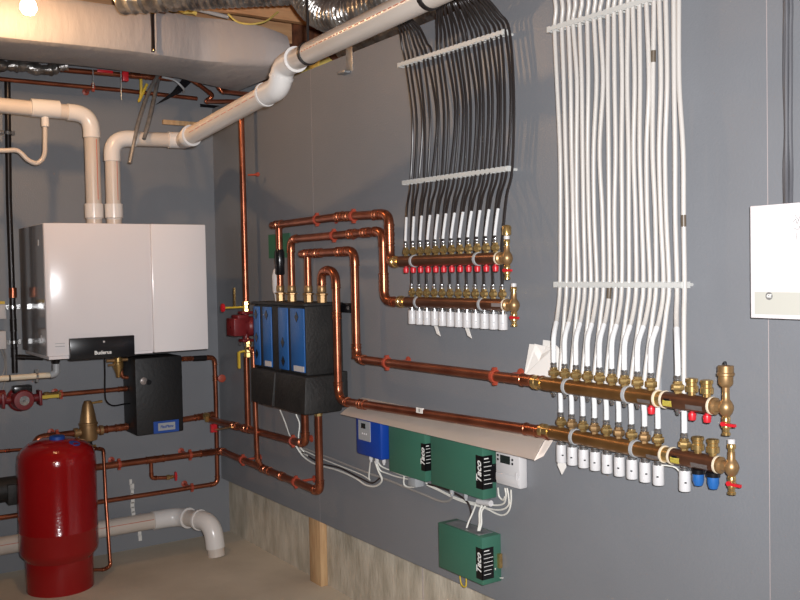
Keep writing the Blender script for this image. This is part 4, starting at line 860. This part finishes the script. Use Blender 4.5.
# ================================================================== TUBES
ORD = ['first', 'second', 'third', 'fourth', 'fifth', 'sixth', 'seventh', 'eighth', 'ninth', 'tenth', 'eleventh', 'twelfth']
def lerp(a, b, t): return a+(b-a)*t
rb_ = 0.0046
DK = 0.045
for i in range(24):
    t = i/23.0; j = i//2; upper = (i % 2 == 0)
    d = dU if upper else dL; xport = BUx[j] if upper else BLx[j]; zc = zBU if upper else zBL
    br2 = R(lerp(410, 512, t)+random.uniform(-.7, .7), lerp(182.5, 168.5, t), DK); br1 = R(lerp(405, 509.5, t)+random.uniform(-.7, .7), lerp(64, 31, t), DK)
    mid = R(lerp(412, 514.5, t)+random.uniform(-1.5, 1.5)+2.0*math.sin(t*PI), lerp(122, 95, t), DK+random.uniform(-0.004, 0.006))
    zt_f = zc+0.0205*0.9+0.040
    pts = [Vector((xport, -d, zt_f)), Vector((xport, -d, zt_f+0.03))]
    if not upper: pts.append(Vector((xport, -d, zBU+0.03)))
    pts += [Vector((lerp(xport, br2.x, 0.5), -lerp(d, DK, 0.45), lerp(zt_f+(0.05 if upper else 0.2), br2.z, 0.5))), br2, mid, br1]
    if i < 7:
        s_ = i/6.0
        pts += [R(lerp(402, 427, s_), lerp(46, 43, s_), DK+0.01), R(lerp(400, 419, s_), lerp(32, 27, s_), DK+0.03), R(lerp(395, 406, s_), lerp(16, 14, s_), 0.13+0.01*s_), R(lerp(386, 392, s_), -12, 0.34+0.02*s_)]
    else:
        s_ = (i-7)/16.0
        pts += [R(lerp(437, 500, s_), lerp(34, 14, s_), DK+0.02), R(lerp(436, 484, s_)+random.uniform(-1, 1), lerp(14, -4, s_), DK+0.08), R(lerp(437, 462, s_), -12, 0.16), R(lerp(430, 452, s_), -30, 0.30)]
    lab = 'black tube, %s from the left of the twelve entering the %s manifold' % (ORD[j], 'upper' if upper else 'lower')
    root = thing('black_tube', lab, 'tube', pts[0], 'black tubes on the right wall')
    part('tube', MB().tube(catmull(pts, 5), rb_, 8), M['blackpex'], root)
    if upper:
        a = Vector(pts[1]); b_ = lerp(pts[1], pts[2], 0.0); pth = catmull(pts, 12)
        seg = [p for p in pth if 0.014 < (p-pts[0]).z < 0.108]
        if len(seg) > 2: part('white_sleeve', MB().tube(seg, rb_*1.15, 8), M['sleeve'], root, 'white sleeve near the manifold')
WB2 = [560, 566.6, 573.5, 579, 584.8, 591, 596.8, 603.5, 609.5, 615.5, 621.8, 629, 636.3, 643.4, 650, 656, 663.5, 669, 677, 684.5]
WM = [560, 565.5, 571.5, 576.5, 582.5, 587.6, 593.6, 599.6, 608.6, 615.5, 621.5, 628.5, 633.5, 639.6, 646.5, 652.5, 659, 665, 675, 683]
rw_ = 0.0068
for i in range(20):
    t = i/19.0
    if i < 18: j = i//2; upper = (i % 2 == 0)
    else: j = 9; upper = (i == 18)
    d = dU if upper else dL
    xport = ((WUx+[WUx2[0]])[j]) if upper else ((WLx+[WLx2[0]])[j]); zc = zWU if upper else zWL
    zf = zc+rW*0.9+0.040; DW = 0.045
    b2 = R(WB2[i], 284.5, DW); md = R(WM[i], 150, DW+random.uniform(-.004, .006)); q1_ = R((WB2[i]+WM[i])/2+random.uniform(-1.2, 1.2), 215, DW)
    b1 = R(lerp(554.5, 679, t)+random.uniform(-1.2, 1.2), lerp(29, -8, t), DW); q2_ = R(lerp(557, 680, t)+random.uniform(-1.3, 1.3), 80, DW+random.uniform(-.004, .006))
    pts = [Vector((xport, -d, zf)), Vector((xport, -d, zf+0.04))]
    if not upper: pts.append(Vector((xport+0.0, -d-0.0, zWU+0.03)))
    else: pts.append(Vector((lerp(xport, b2.x, 0.12), -lerp(d, DW, 0.1), zf+0.09)))
    pts += [Vector((lerp(xport, b2.x, 0.75), -lerp(d, DW, 0.7), b2.z-0.09)), b2, q1_, md, q2_, b1, R(lerp(554, 678, t), lerp(-5, -30, t), DW+0.01), Vector((b1.x-0.05, -DW-0.06, 2.60)), Vector((b1.x-0.1, -0.35, 2.73))]
    lab = 'white tube, %s from the left of the ten entering the %s manifold' % (ORD[j], 'upper' if upper else 'lower')
    root = thing('white_tube', lab, 'tube', pts[0], 'white tubes on the right wall')
    pth = catmull(pts, 8)
    part('tube', MB().tube(pth, rw_, 12), M['pex'], root)
    seg = [p for p in pth if 0.0 < (p-pts[0]).z < (0.13 if upper else 0.11)]
    if len(seg) > 2: part('white_sleeve', MB().tube(seg, rw_*1.16, 12), M['sleeve'], root, 'bright white paper sleeve at the manifold end')
    for idx, yy in ((15, 57), (19, 221), (8, 293), (18, 343)):
        if idx != i: continue
        zt_m = R(WM[i], yy, DW).z
        seg = [p for p in catmull(pts, 60) if abs(p.z-zt_m) < 0.018]
        if len(seg) > 1: part('printed_band', MB().tube(seg, rw_*1.06, 12), M['band'], root, 'brown printed band')
def rail(label, pa_, pb_, n, tx):
    a = R(pa_[0], pa_[1], 0.042); b = R(pb_[0], pb_[1], 0.042)
    root = thing('clip_rail', label, 'clip rail', a, 'white clip rails holding the tubes'); ax = (b-a).normalized(); L = (b-a).length
    Yv = Vector((0, 1, 0)); Zv = ax.cross(Yv).normalized()
    part('rail', MB().box((a+b)/2+Yv*0.017, (L, 0.007, 0.016), (ax, Yv, Zv)).tube([a+Yv*0.017+ax*0.01, Vector((a.x+0.01, 0, a.z))], 0.005, 6).tube([b+Yv*0.017-ax*0.01, Vector((b.x-0.01, 0, b.z))], 0.005, 6), M['clip'], root)
    mb = MB()
    for i in range(n+1): p = a+ax*(L*i/n); mb.box(p+Yv*0.002, (L/n*0.45, 0.027, 0.018), (ax, Yv, Zv))
    mb.box((a+b)/2-Yv*0.012, (L, 0.003, 0.012), (ax, Yv, Zv))
    part('clip_teeth', mb, M['clip'], root)
rail('upper white clip rail across the black tubes', (400.5, 65.5), (505, 32.5), 24, 0)
rail('lower white clip rail across the black tubes', (405, 183), (509, 168.7), 24, 0)
rail('upper white clip rail across the white tubes', (550.5, 30), (688, -11), 22, 0)
rail('lower white clip rail across the white tubes', (557, 284.5), (685, 285), 22, 0)

# ================================================================== COVER AND CONTROL BOXES
cv0b, cv1b = R(356, 400.5, 0.004), R(546, 435, 0.004); cdF = 0.112
f0, f1 = R(340, 414.5, cdF), R(534, 459.5, cdF)
xL = f0.x; xRr = f1.x
rows = []
zbk = (cv0b.z+cv1b.z)/2 + 0.010; zfr = (f0.z+f1.z)/2
rows = []
for i in range(13):
    t = i/12; y_ = -0.0 - cdF*t; z_ = zbk - (zbk-zfr)*(0.75*t+0.25*t*t)
    rows.append([(xL + (f1.x-0.055*(1-t)-xL)*s_/8.0, y_, z_) for s_ in range(9)])
cover = thing('cover_sheet', 'sloping cream sheet shielding the green control boxes from dripping', 'cover', (xL, 0, zfr))
part('sheet', MB().grid(rows), M['sheet'], cover, solid=0.0025)
# end flap on the right
yb2 = -0.07
part('end_flap', MB().prism([Vector((f1.x-0.055, -0.0, zbk)), Vector((f1.x, -cdF, zfr)), Vector((f1.x+0.010, -cdF+0.03, zfr+0.012)), Vector((f1.x-0.03, -0.0, zbk-0.012))], (0.0015, 0, -0.002)), M['sheet'], cover)
def ctrl_box(name, label, cat, x0_, x1_, d, zlo_, zhi_, m, bev=0.003, partname='case'):
    t = thing(name, label, cat, ((x0_+x1_)/2, -d/2, zlo_)); p = part(partname, MB().bb((x0_, -d, zlo_), (x1_, 0, zhi_)), m, t, bevel=bev); return t, p
# blue box
bd = 0.075
xb0, xb1 = R(355.5, 440, bd).x, R(388, 440, 0.0).x
xb1 = R(380.5, 440, bd).x
zb_h = R(365, 418, bd).z; zb_l = R(370, 459, bd).z
t, p = ctrl_box('blue_control_box', 'small blue control box with grey keypad under the cover sheet', 'control box', xb0, xb1, bd, zb_l+0.005, zb_h+0.02, M['blue2'], 0.012)
kp = part('keypad', MB().bb((R(359, 430, bd).x, -bd-0.003, R(365, 440.5, bd).z), (R(370.5, 430, bd).x, -bd+0.001, R(365, 421, bd).z)), M['grey'], t, 'light grey keypad plate')
part('display', MB().bb((R(362, 425, bd).x, -bd-0.005, R(363, 428, bd).z), (R(366, 425, bd).x, -bd-0.0028, R(363, 423, bd).z)), M['lens'], kp)
for k_ in range(3): part('button', MB().lathe((R(363+k_*2, 433, bd).x, -bd-0.003, R(364, 433.5, bd).z), (0, -1, 0), [(0.004, 0), (0.0035, 0.002)], 8), M['whitepl'], kp)
# green box A and B
gd = 0.062
def green_box(label, pl, pr, ytop, ybot, d, zlo_, zhi_, wrapw=0.035, script=True):
    x0_, x1_ = R(pl, ytop, d).x, R(pr, ytop, d).x
    t, p = ctrl_box('zone_control_box', label, 'control box', x0_, x1_, d, zlo_, zhi_, M['green'], 0.002)
    return t, x0_, x1_
zA1, zA0 = R(400, 428, gd).z+0.015, R(428, 485, gd).z
zB0 = R(484, 498, gd).z; zB1 = R(470, 446, gd).z+0.01
zA0 = (zA0+zB0)/2; zB0 = zA0
tA_, xA0, xA1 = green_box('left of the two green control boxes under the cover sheet', 388.5, 424.5, 430, 480, gd, zA0, zA1)
tB_, xB0, xB1 = green_box('right of the two green control boxes, beside the white thermostat', 430.5, 482, 440, 490, gd, zB0+0.0, zA1)
def wrap_label(root, x1_, d, zc, h, wf, ws, rowsn=5):
    """black label wrapping round the right front corner, white script on the front, lines on the side"""
    lb = part('black_label', MB().bb((x1_-wf, -d-0.0012, zc-h/2), (x1_+0.0012, -d, zc+h/2)).bb((x1_, -d-0.0012, zc-h/2), (x1_+0.0012, -d+ws, zc+h/2)), M['black'], root, 'black printed label wrapping the corner')
    text('script_lettering', 'Taco', (x1_-wf*0.5, -d-0.0018, zc), (0, 0, 1), (-1, 0, 0), h*0.33, M['ink'], lb, shear=0.35, bold=0.0006)
    mb = MB()
    for k_ in range(rowsn):
        zz = zc+h*0.30-k_*h*0.13; L_ = ws*random.uniform(0.6, 0.85)
        mb.bb((x1_+0.0012, -d+ws*0.12, zz), (x1_+0.0018, -d+ws*0.12+L_, zz+h*0.016))
    mb.bb((x1_+0.0012, -d+ws*0.15, zc+h*0.40), (x1_+0.0018, -d+ws*0.6, zc+h*0.43))
    part('printed_lines', mb, M['ink'], lb)
wrap_label(tA_, xA1, gd, R(428, 458.5, gd).z, 0.105, 0.025, 0.03, 5)
wrap_label(tB_, xB1, gd, R(482, 473, gd).z, 0.118, 0.036, 0.044, 6)
part('terminal_strip', MB().bb((xB1+0.0, -0.018, R(484, 484, gd).z), (xB1+0.012, -0.004, R(484, 466, gd).z)), M['blackgloss'], tB_)
# small lower green box
sd = 0.085
xs0 = R(438.5, 540, sd).x; xs1 = R(482, 540, sd).x
zs1 = R(482, 538, sd).z; zs0 = R(483, 586, sd).z
zs1 = (R(440, 523, sd).z + zs1)/2 ; zs0 = (R(440, 567, sd).z+zs0)/2
tS_, pS_ = ctrl_box('zone_control_box', 'smallest green control box, mounted low on the wall below the others', 'control box', xs0, xs1, sd, zs0, zs1, M['green'], 0.002)
wrap_label(tS_, xs1, sd, zs0+(zs1-zs0)*0.44, (zs1-zs0)*0.66, 0.034, 0.05, 6)
part('terminal_strip', MB().bb((xs1, -0.018, zs0+0.05), (xs1+0.012, -0.004, zs0+0.10)), M['brass'], tS_)
part('top_knockout', MB().bb((xs0+0.03, -sd+0.01, zs1), (xs1-0.03, -0.01, zs1+0.0015)), M['steel'], tS_)
cable('yellow_wire', 'yellow wire loop hanging under the lowest green box', [Vector((xs0+0.09, -0.05, zs0)), R(460, 577, .04), R(462, 585, .04), R(466, 586, .04), R(466.5, 574, .04), Vector((xs0+0.14, -0.05, zs0))], 0.0028, M['gold'], 'wire')
cable('white_wire', 'short white wire curling from the bottom right of the lowest green box', [Vector((xs1+0.003, -0.03, zs0+0.05)), R(496, 574, .01), R(499, 577.5, .006), R(503, 578, .006)], 0.0022, M['wire_w'], 'wire')
# white thermostat box
td = 0.036
xt0, xt1 = R(495.5, 470, td).x, R(519.5, 470, td).x
zt0, zt1 = R(510, 487, td).z, R(505, 449, td).z+0.008
t, p = ctrl_box('thermostat', 'white thermostat box with dark display at the right end of the green boxes', 'thermostat', xt0, xt1, td, zt0, zt1, M['whitepl'], 0.006)
part('display', MB().bb((R(500.5, 458, td).x, -td-0.002, R(505, 463.5, td).z), (R(510, 458, td).x, -td+0.001, R(505, 455.5, td).z)), M['lens'], t, 'dark display window')
for (bx_, by_) in ((497.8, 455), (497.8, 459), (512.2, 460), (512.2, 464)):
    part('button', MB().lathe((R(bx_, by_, td).x+0.001, -td, R(bx_, by_, td).z), (0, -1, 0), [(0.0045, 0), (0.004, 0.002)], 10), M['blackgloss'], t)
part('lower_cover', MB().bb((xt0+0.004, -td-0.003, zt0+0.012), (xt1-0.004, -td+0.001, zt0+0.04)), M['whitepl'], t, bevel=0.002)
part('latch', MB().bb((xt1-0.02, -td-0.005, zt0+0.03), (xt1-0.012, -td-0.002, zt0+0.055)), M['whitepl'], t)

# cables under the boxes
cw = M['wire_w']; cg = M['wire_g']
def rp(*a): return [R(x_, y_, d_) for x_, y_, d_ in a]
cable('grey_cable', 'thick grey cable sagging along the wall below the green boxes', rp((300, 447, .03), (330, 458, .02), (360, 470, .015), (385, 479, .015), (420, 493, .02), (440, 501, .02), (450, 500, .02), (454, 492, .03)), 0.0045, cg)
cable('white_cable', 'white cable drooping from pump station outlet to the blue box', rp((296, 446, .05), (303, 456, .03), (315, 464, .02), (337, 470, .02), (355, 478, .02), (366, 485, .02), (376, 486, .02), (382, 480, .03), (378, 470, .04), (375, 461, .05)), 0.004, cw)
cable('dark_cable', 'dark cable running beside the drooping white cable', rp((302, 452, .02), (320, 463, .015), (340, 468, .012), (360, 478, .012), (372, 483, .012), (380, 478, .02)), 0.0035, M['wire_d'])
cable('white_cable', 'thin white cable dropping from the left side of the blue box', rp((371, 457, .05), (370, 465, .03), (369, 476, .02), (369.5, 480, .015)), 0.0032, cw)
cable('white_cable', 'white cable from the blue box along the bottom of the green boxes', rp((377, 459, .05), (381, 466, .03), (392, 471, .02), (402, 475, .02), (410, 477, .03)), 0.0032, cw)
cable('white_cable', 'second white cable close beneath the first under the blue box', rp((376, 461, .045), (380, 470, .03), (386, 473, .02), (398, 477, .02), (412, 480, .03)), 0.0032, cw)
tag(part('junction_block', MB().bb((R(410, 480, .03).x, -0.04, R(410, 485, .03).z), (R(417.5, 480, .03).x, -0.0, R(410, 476.5, .03).z)), M['grey'], bevel=0.002), 'small grey junction block under the left green box', 'junction block')
cable('white_cable', 'white cable looping under the grey junction block', rp((404, 476, .03), (404, 484, .025), (408, 487, .02), (414, 487, .02)), 0.0032, cw)
cable('white_cable', 'upper white cable running right beneath the green boxes to the thermostat', rp((426, 483, .04), (436, 488, .03), (452, 496, .025), (470, 502, .02), (490, 505, .02), (503, 504, .02), (506, 496, .03), (505, 488, .035)), 0.0032, cw)
cable('white_cable', 'middle white cable running right beneath the green boxes to the thermostat', rp((427, 485, .035), (440, 491, .025), (458, 500, .02), (478, 506, .018), (498, 510, .018), (508, 506, .02), (508.5, 496, .03), (507, 488, .035)), 0.0032, cw)
cable('white_cable', 'lowest white cable looping up into the thermostat', rp((470, 503, .02), (485, 508, .015), (500, 515, .012), (508, 512, .015), (511, 502, .02), (511, 490, .03)), 0.0032, cw)
cable('white_cable', 'short white cable curling between right green box and thermostat', rp((498, 488, .03), (499, 496, .02), (503, 500, .02), (505, 497, .025)), 0.0032, cw)
cable('brown_cable', 'brown cable bending down from the right green box to the lowest green box', rp((428, 484, .05), (445, 489, .04), (460, 496, .03), (468, 503, .03), (471, 512, .03), (470, 520, .04), (467, 527.5, .05)), 0.0038, M['wire_d'])
cable('white_cable', 'white cable dropping to the left opening of the lowest green box', rp((476, 504, .025), (473, 512, .03), (469, 521, .045), (466.5, 528, .06)), 0.0032, cw)
cable('white_cable', 'white cable dropping to the right opening of the lowest green box', rp((482, 505, .02), (479.5, 513, .03), (479.5, 523, .045), (478, 531, .06)), 0.0038, cw)
cable('white_cable', 'second white cable beside the one entering the right opening of the lowest box', rp((486, 505, .02), (481.5, 512, .03), (481.5, 523, .04), (479.5, 531, .055)), 0.0032, cw)
mb = MB().tube(rp((478, 501.5, .03), (491, 503.5, .03)), 0.011, 10)
tag(part('cable_gland', mb, M['whitepl']), 'thick white tape bundle where the cables meet under the right green box', 'cable bundle')
for i, (x_, y_) in enumerate(((371, 459), (377, 461), (384, 462), (452, 493), (466, 497))):
    c = R(x_, y_, 0.045)
    tag(part('cable_connector', MB().lathe(c+Vector((0, 0, 0.012)), (0, 0, -1), [(0.009, 0), (0.009, 0.014), (0.006, 0.018), (0.006, 0.024)], 10), M['whitepl' if i < 3 else 'grey']), ['white cable gland at bottom left of the blue box', 'white cable gland at bottom centre of the blue box', 'white cable gland at bottom right of the blue box', 'grey cable gland under the middle of the right green box', 'grey cable gland under the right end of the green box'][i], 'cable gland')
cable('white_cable', 'white cable slanting down the wall from under the pump station', rp((280, 410, .05), (285, 422, .02), (290, 436, .02), (298, 449, .02), (308, 456, .02)), 0.0032, cw)
cable('white_cable', 'white cable hanging beside the left outlet of the pump station', rp((296, 414, .05), (299.5, 424, .04), (298.5, 436, .05), (299, 445, .05), (304, 452, .03)), 0.0035, cw)
cable('white_cable', 'thin white cable crossing behind the right outlet of the pump station', rp((298, 448, .03), (305, 451, .03), (318, 457, .02), (330, 462, .02), (360, 474, .012), (370, 480, .012)), 0.0028, cw)

# folded paper on the upper manifold inlet
pa = R(527.5, 376, 0.06); zpb = zWU+0.02
pp = thing('folded_paper', 'folded white paper propped on the copper pipe before the white tubes', 'paper', R(538, 377, 0.06))
x0_, x1_ = R(525, 376, .07).x, R(551, 378, .07).x
zp0 = R(538, 377, .06).z; zp1 = R(530, 344, .06).z
part('front_sheet', MB().prism([Vector((x0_, -0.075, zp0)), Vector((x1_-0.005, -0.075, zp0)), Vector((x1_, -0.06, zp1-0.008)), Vector((x1_-0.03, -0.06, zp1-0.004)), Vector((x0_+0.065, -0.055, zp1-0.03)), Vector((x0_+0.04, -0.06, zp1)), Vector((x0_+0.012, -0.06, zp1))], (0, 0.0015, 0)), M['paper'], pp)
part('back_sheet', MB().prism([Vector((x0_+0.03, -0.03, zp0+0.01)), Vector((x1_, -0.03, zp0+0.01)), Vector((x1_, -0.035, zp1-0.008)), Vector((x0_+0.09, -0.035, zp1+0.012)), Vector((x0_+0.05, -0.035, zp1+0.014))], (0, 0.0015, 0)), M['paper'], pp)
part('side_fold', MB().prism([Vector((x1_-0.005, -0.075, zp0)), Vector((x1_, -0.03, zp0)), Vector((x1_, -0.035, zp1-0.008)), Vector((x1_, -0.06, zp1-0.008))], (0.0015, 0, 0)), M['paper'], pp)
part('inner_fold', MB().prism([Vector((x0_+0.065, -0.055, zp1-0.03)), Vector((x0_+0.08, -0.05, zp1-0.005)), Vector((x0_+0.02, -0.045, zp1+0.0)), Vector((x0_+0.03, -0.06, zp1-0.01))], (0, 0.0015, 0)), M['paper'], pp)

# ================================================================== PANEL BOX AT RIGHT
ed = 0.10
xg0 = 3.584; zg1, zg0 = 1.640, 1.366
pb = thing('electrical_panel', 'white electrical box with round badge at the right edge of the wall', 'electrical panel', (3.75, -0.05, zg0))
part('cover', MB().bb((xg0, -ed, zg0), (xg0+0.36, -ed+0.012, zg1)), M['enamel'], pb, bevel=0.002)
part('case', MB().bb((xg0+0.008, -ed+0.012, zg0+0.008), (xg0+0.352, 0, zg1-0.008)), M['enamel'], pb)
part('lower_strip', MB().bb((R(755, 300, ed).x, -ed-0.0012, R(770, 314.5, ed).z), (xg0+0.35, -ed, R(770, 292, ed).z)), M['strip'], pb, 'pale beige strip along the bottom')
q = R(769.5, 296, ed)
bdg = part('round_badge', MB().lathe((q.x, -ed-0.001, q.z), (0, -1, 0), [(0.0095, 0), (0.0095, 0.0012), (0.008, 0.0016)], 24), M['stampgrey'], pb, 'small grey round badge')
text('badge_lettering', 'GE', (q.x, -ed-0.0028, q.z), (1, 0, 0), (0, 0, 1), 0.010, M['ink'], bdg, shear=0.2, bold=0.0003)
mb = MB()
for (ax_, ay_, bx_, by_) in ((793, 222, 796, 219), (796, 219, 797, 224), (797, 224, 801, 214), (794, 228, 798, 230), (798, 230, 803, 222), (796, 232, 797, 240), (799, 226, 804, 232), (795, 215, 799, 221)):
    mb.tube([R(ax_, ay_, ed+.0005), R(bx_, by_, ed+.0005)], 0.0006, 5)
part('pencil_scribble', mb, M['stampgrey'], pb, 'pencil scribble')
for k_, (dx, rr) in enumerate(((-3.0, 0.0055), (-0.2, 0.0055), (2.6, 0.0055), (0.8, 0.005))):
    base = [R(788.5+dx*0.8, 208, .06), R(788+dx*1.0+0.6*math.sin(k_), 170, .03), R(788.5+dx*0.7, 130, .025), R(788+dx*1.0, 80, .025), R(788.5+dx*1.1-0.8*math.sin(k_), 30, .025), R(788+dx, -20, .03)]
    if k_ == 3: base = [b_+Vector((0, -0.010, 0)) for b_ in base]
    z_e = 2.74; base.append(Vector((base[-1].x, -0.05, z_e)))
    cable('grey_cable', ['leftmost grey cable of the bundle above the white electrical box', 'middle grey cable of the bundle above the white electrical box', 'rightmost grey cable of the bundle above the white electrical box', 'front grey cable of the bundle above the white electrical box'][k_], base, rr, M['dgrey'] if k_ != 1 else M['wire_d'], group='grey cables above the electrical box')
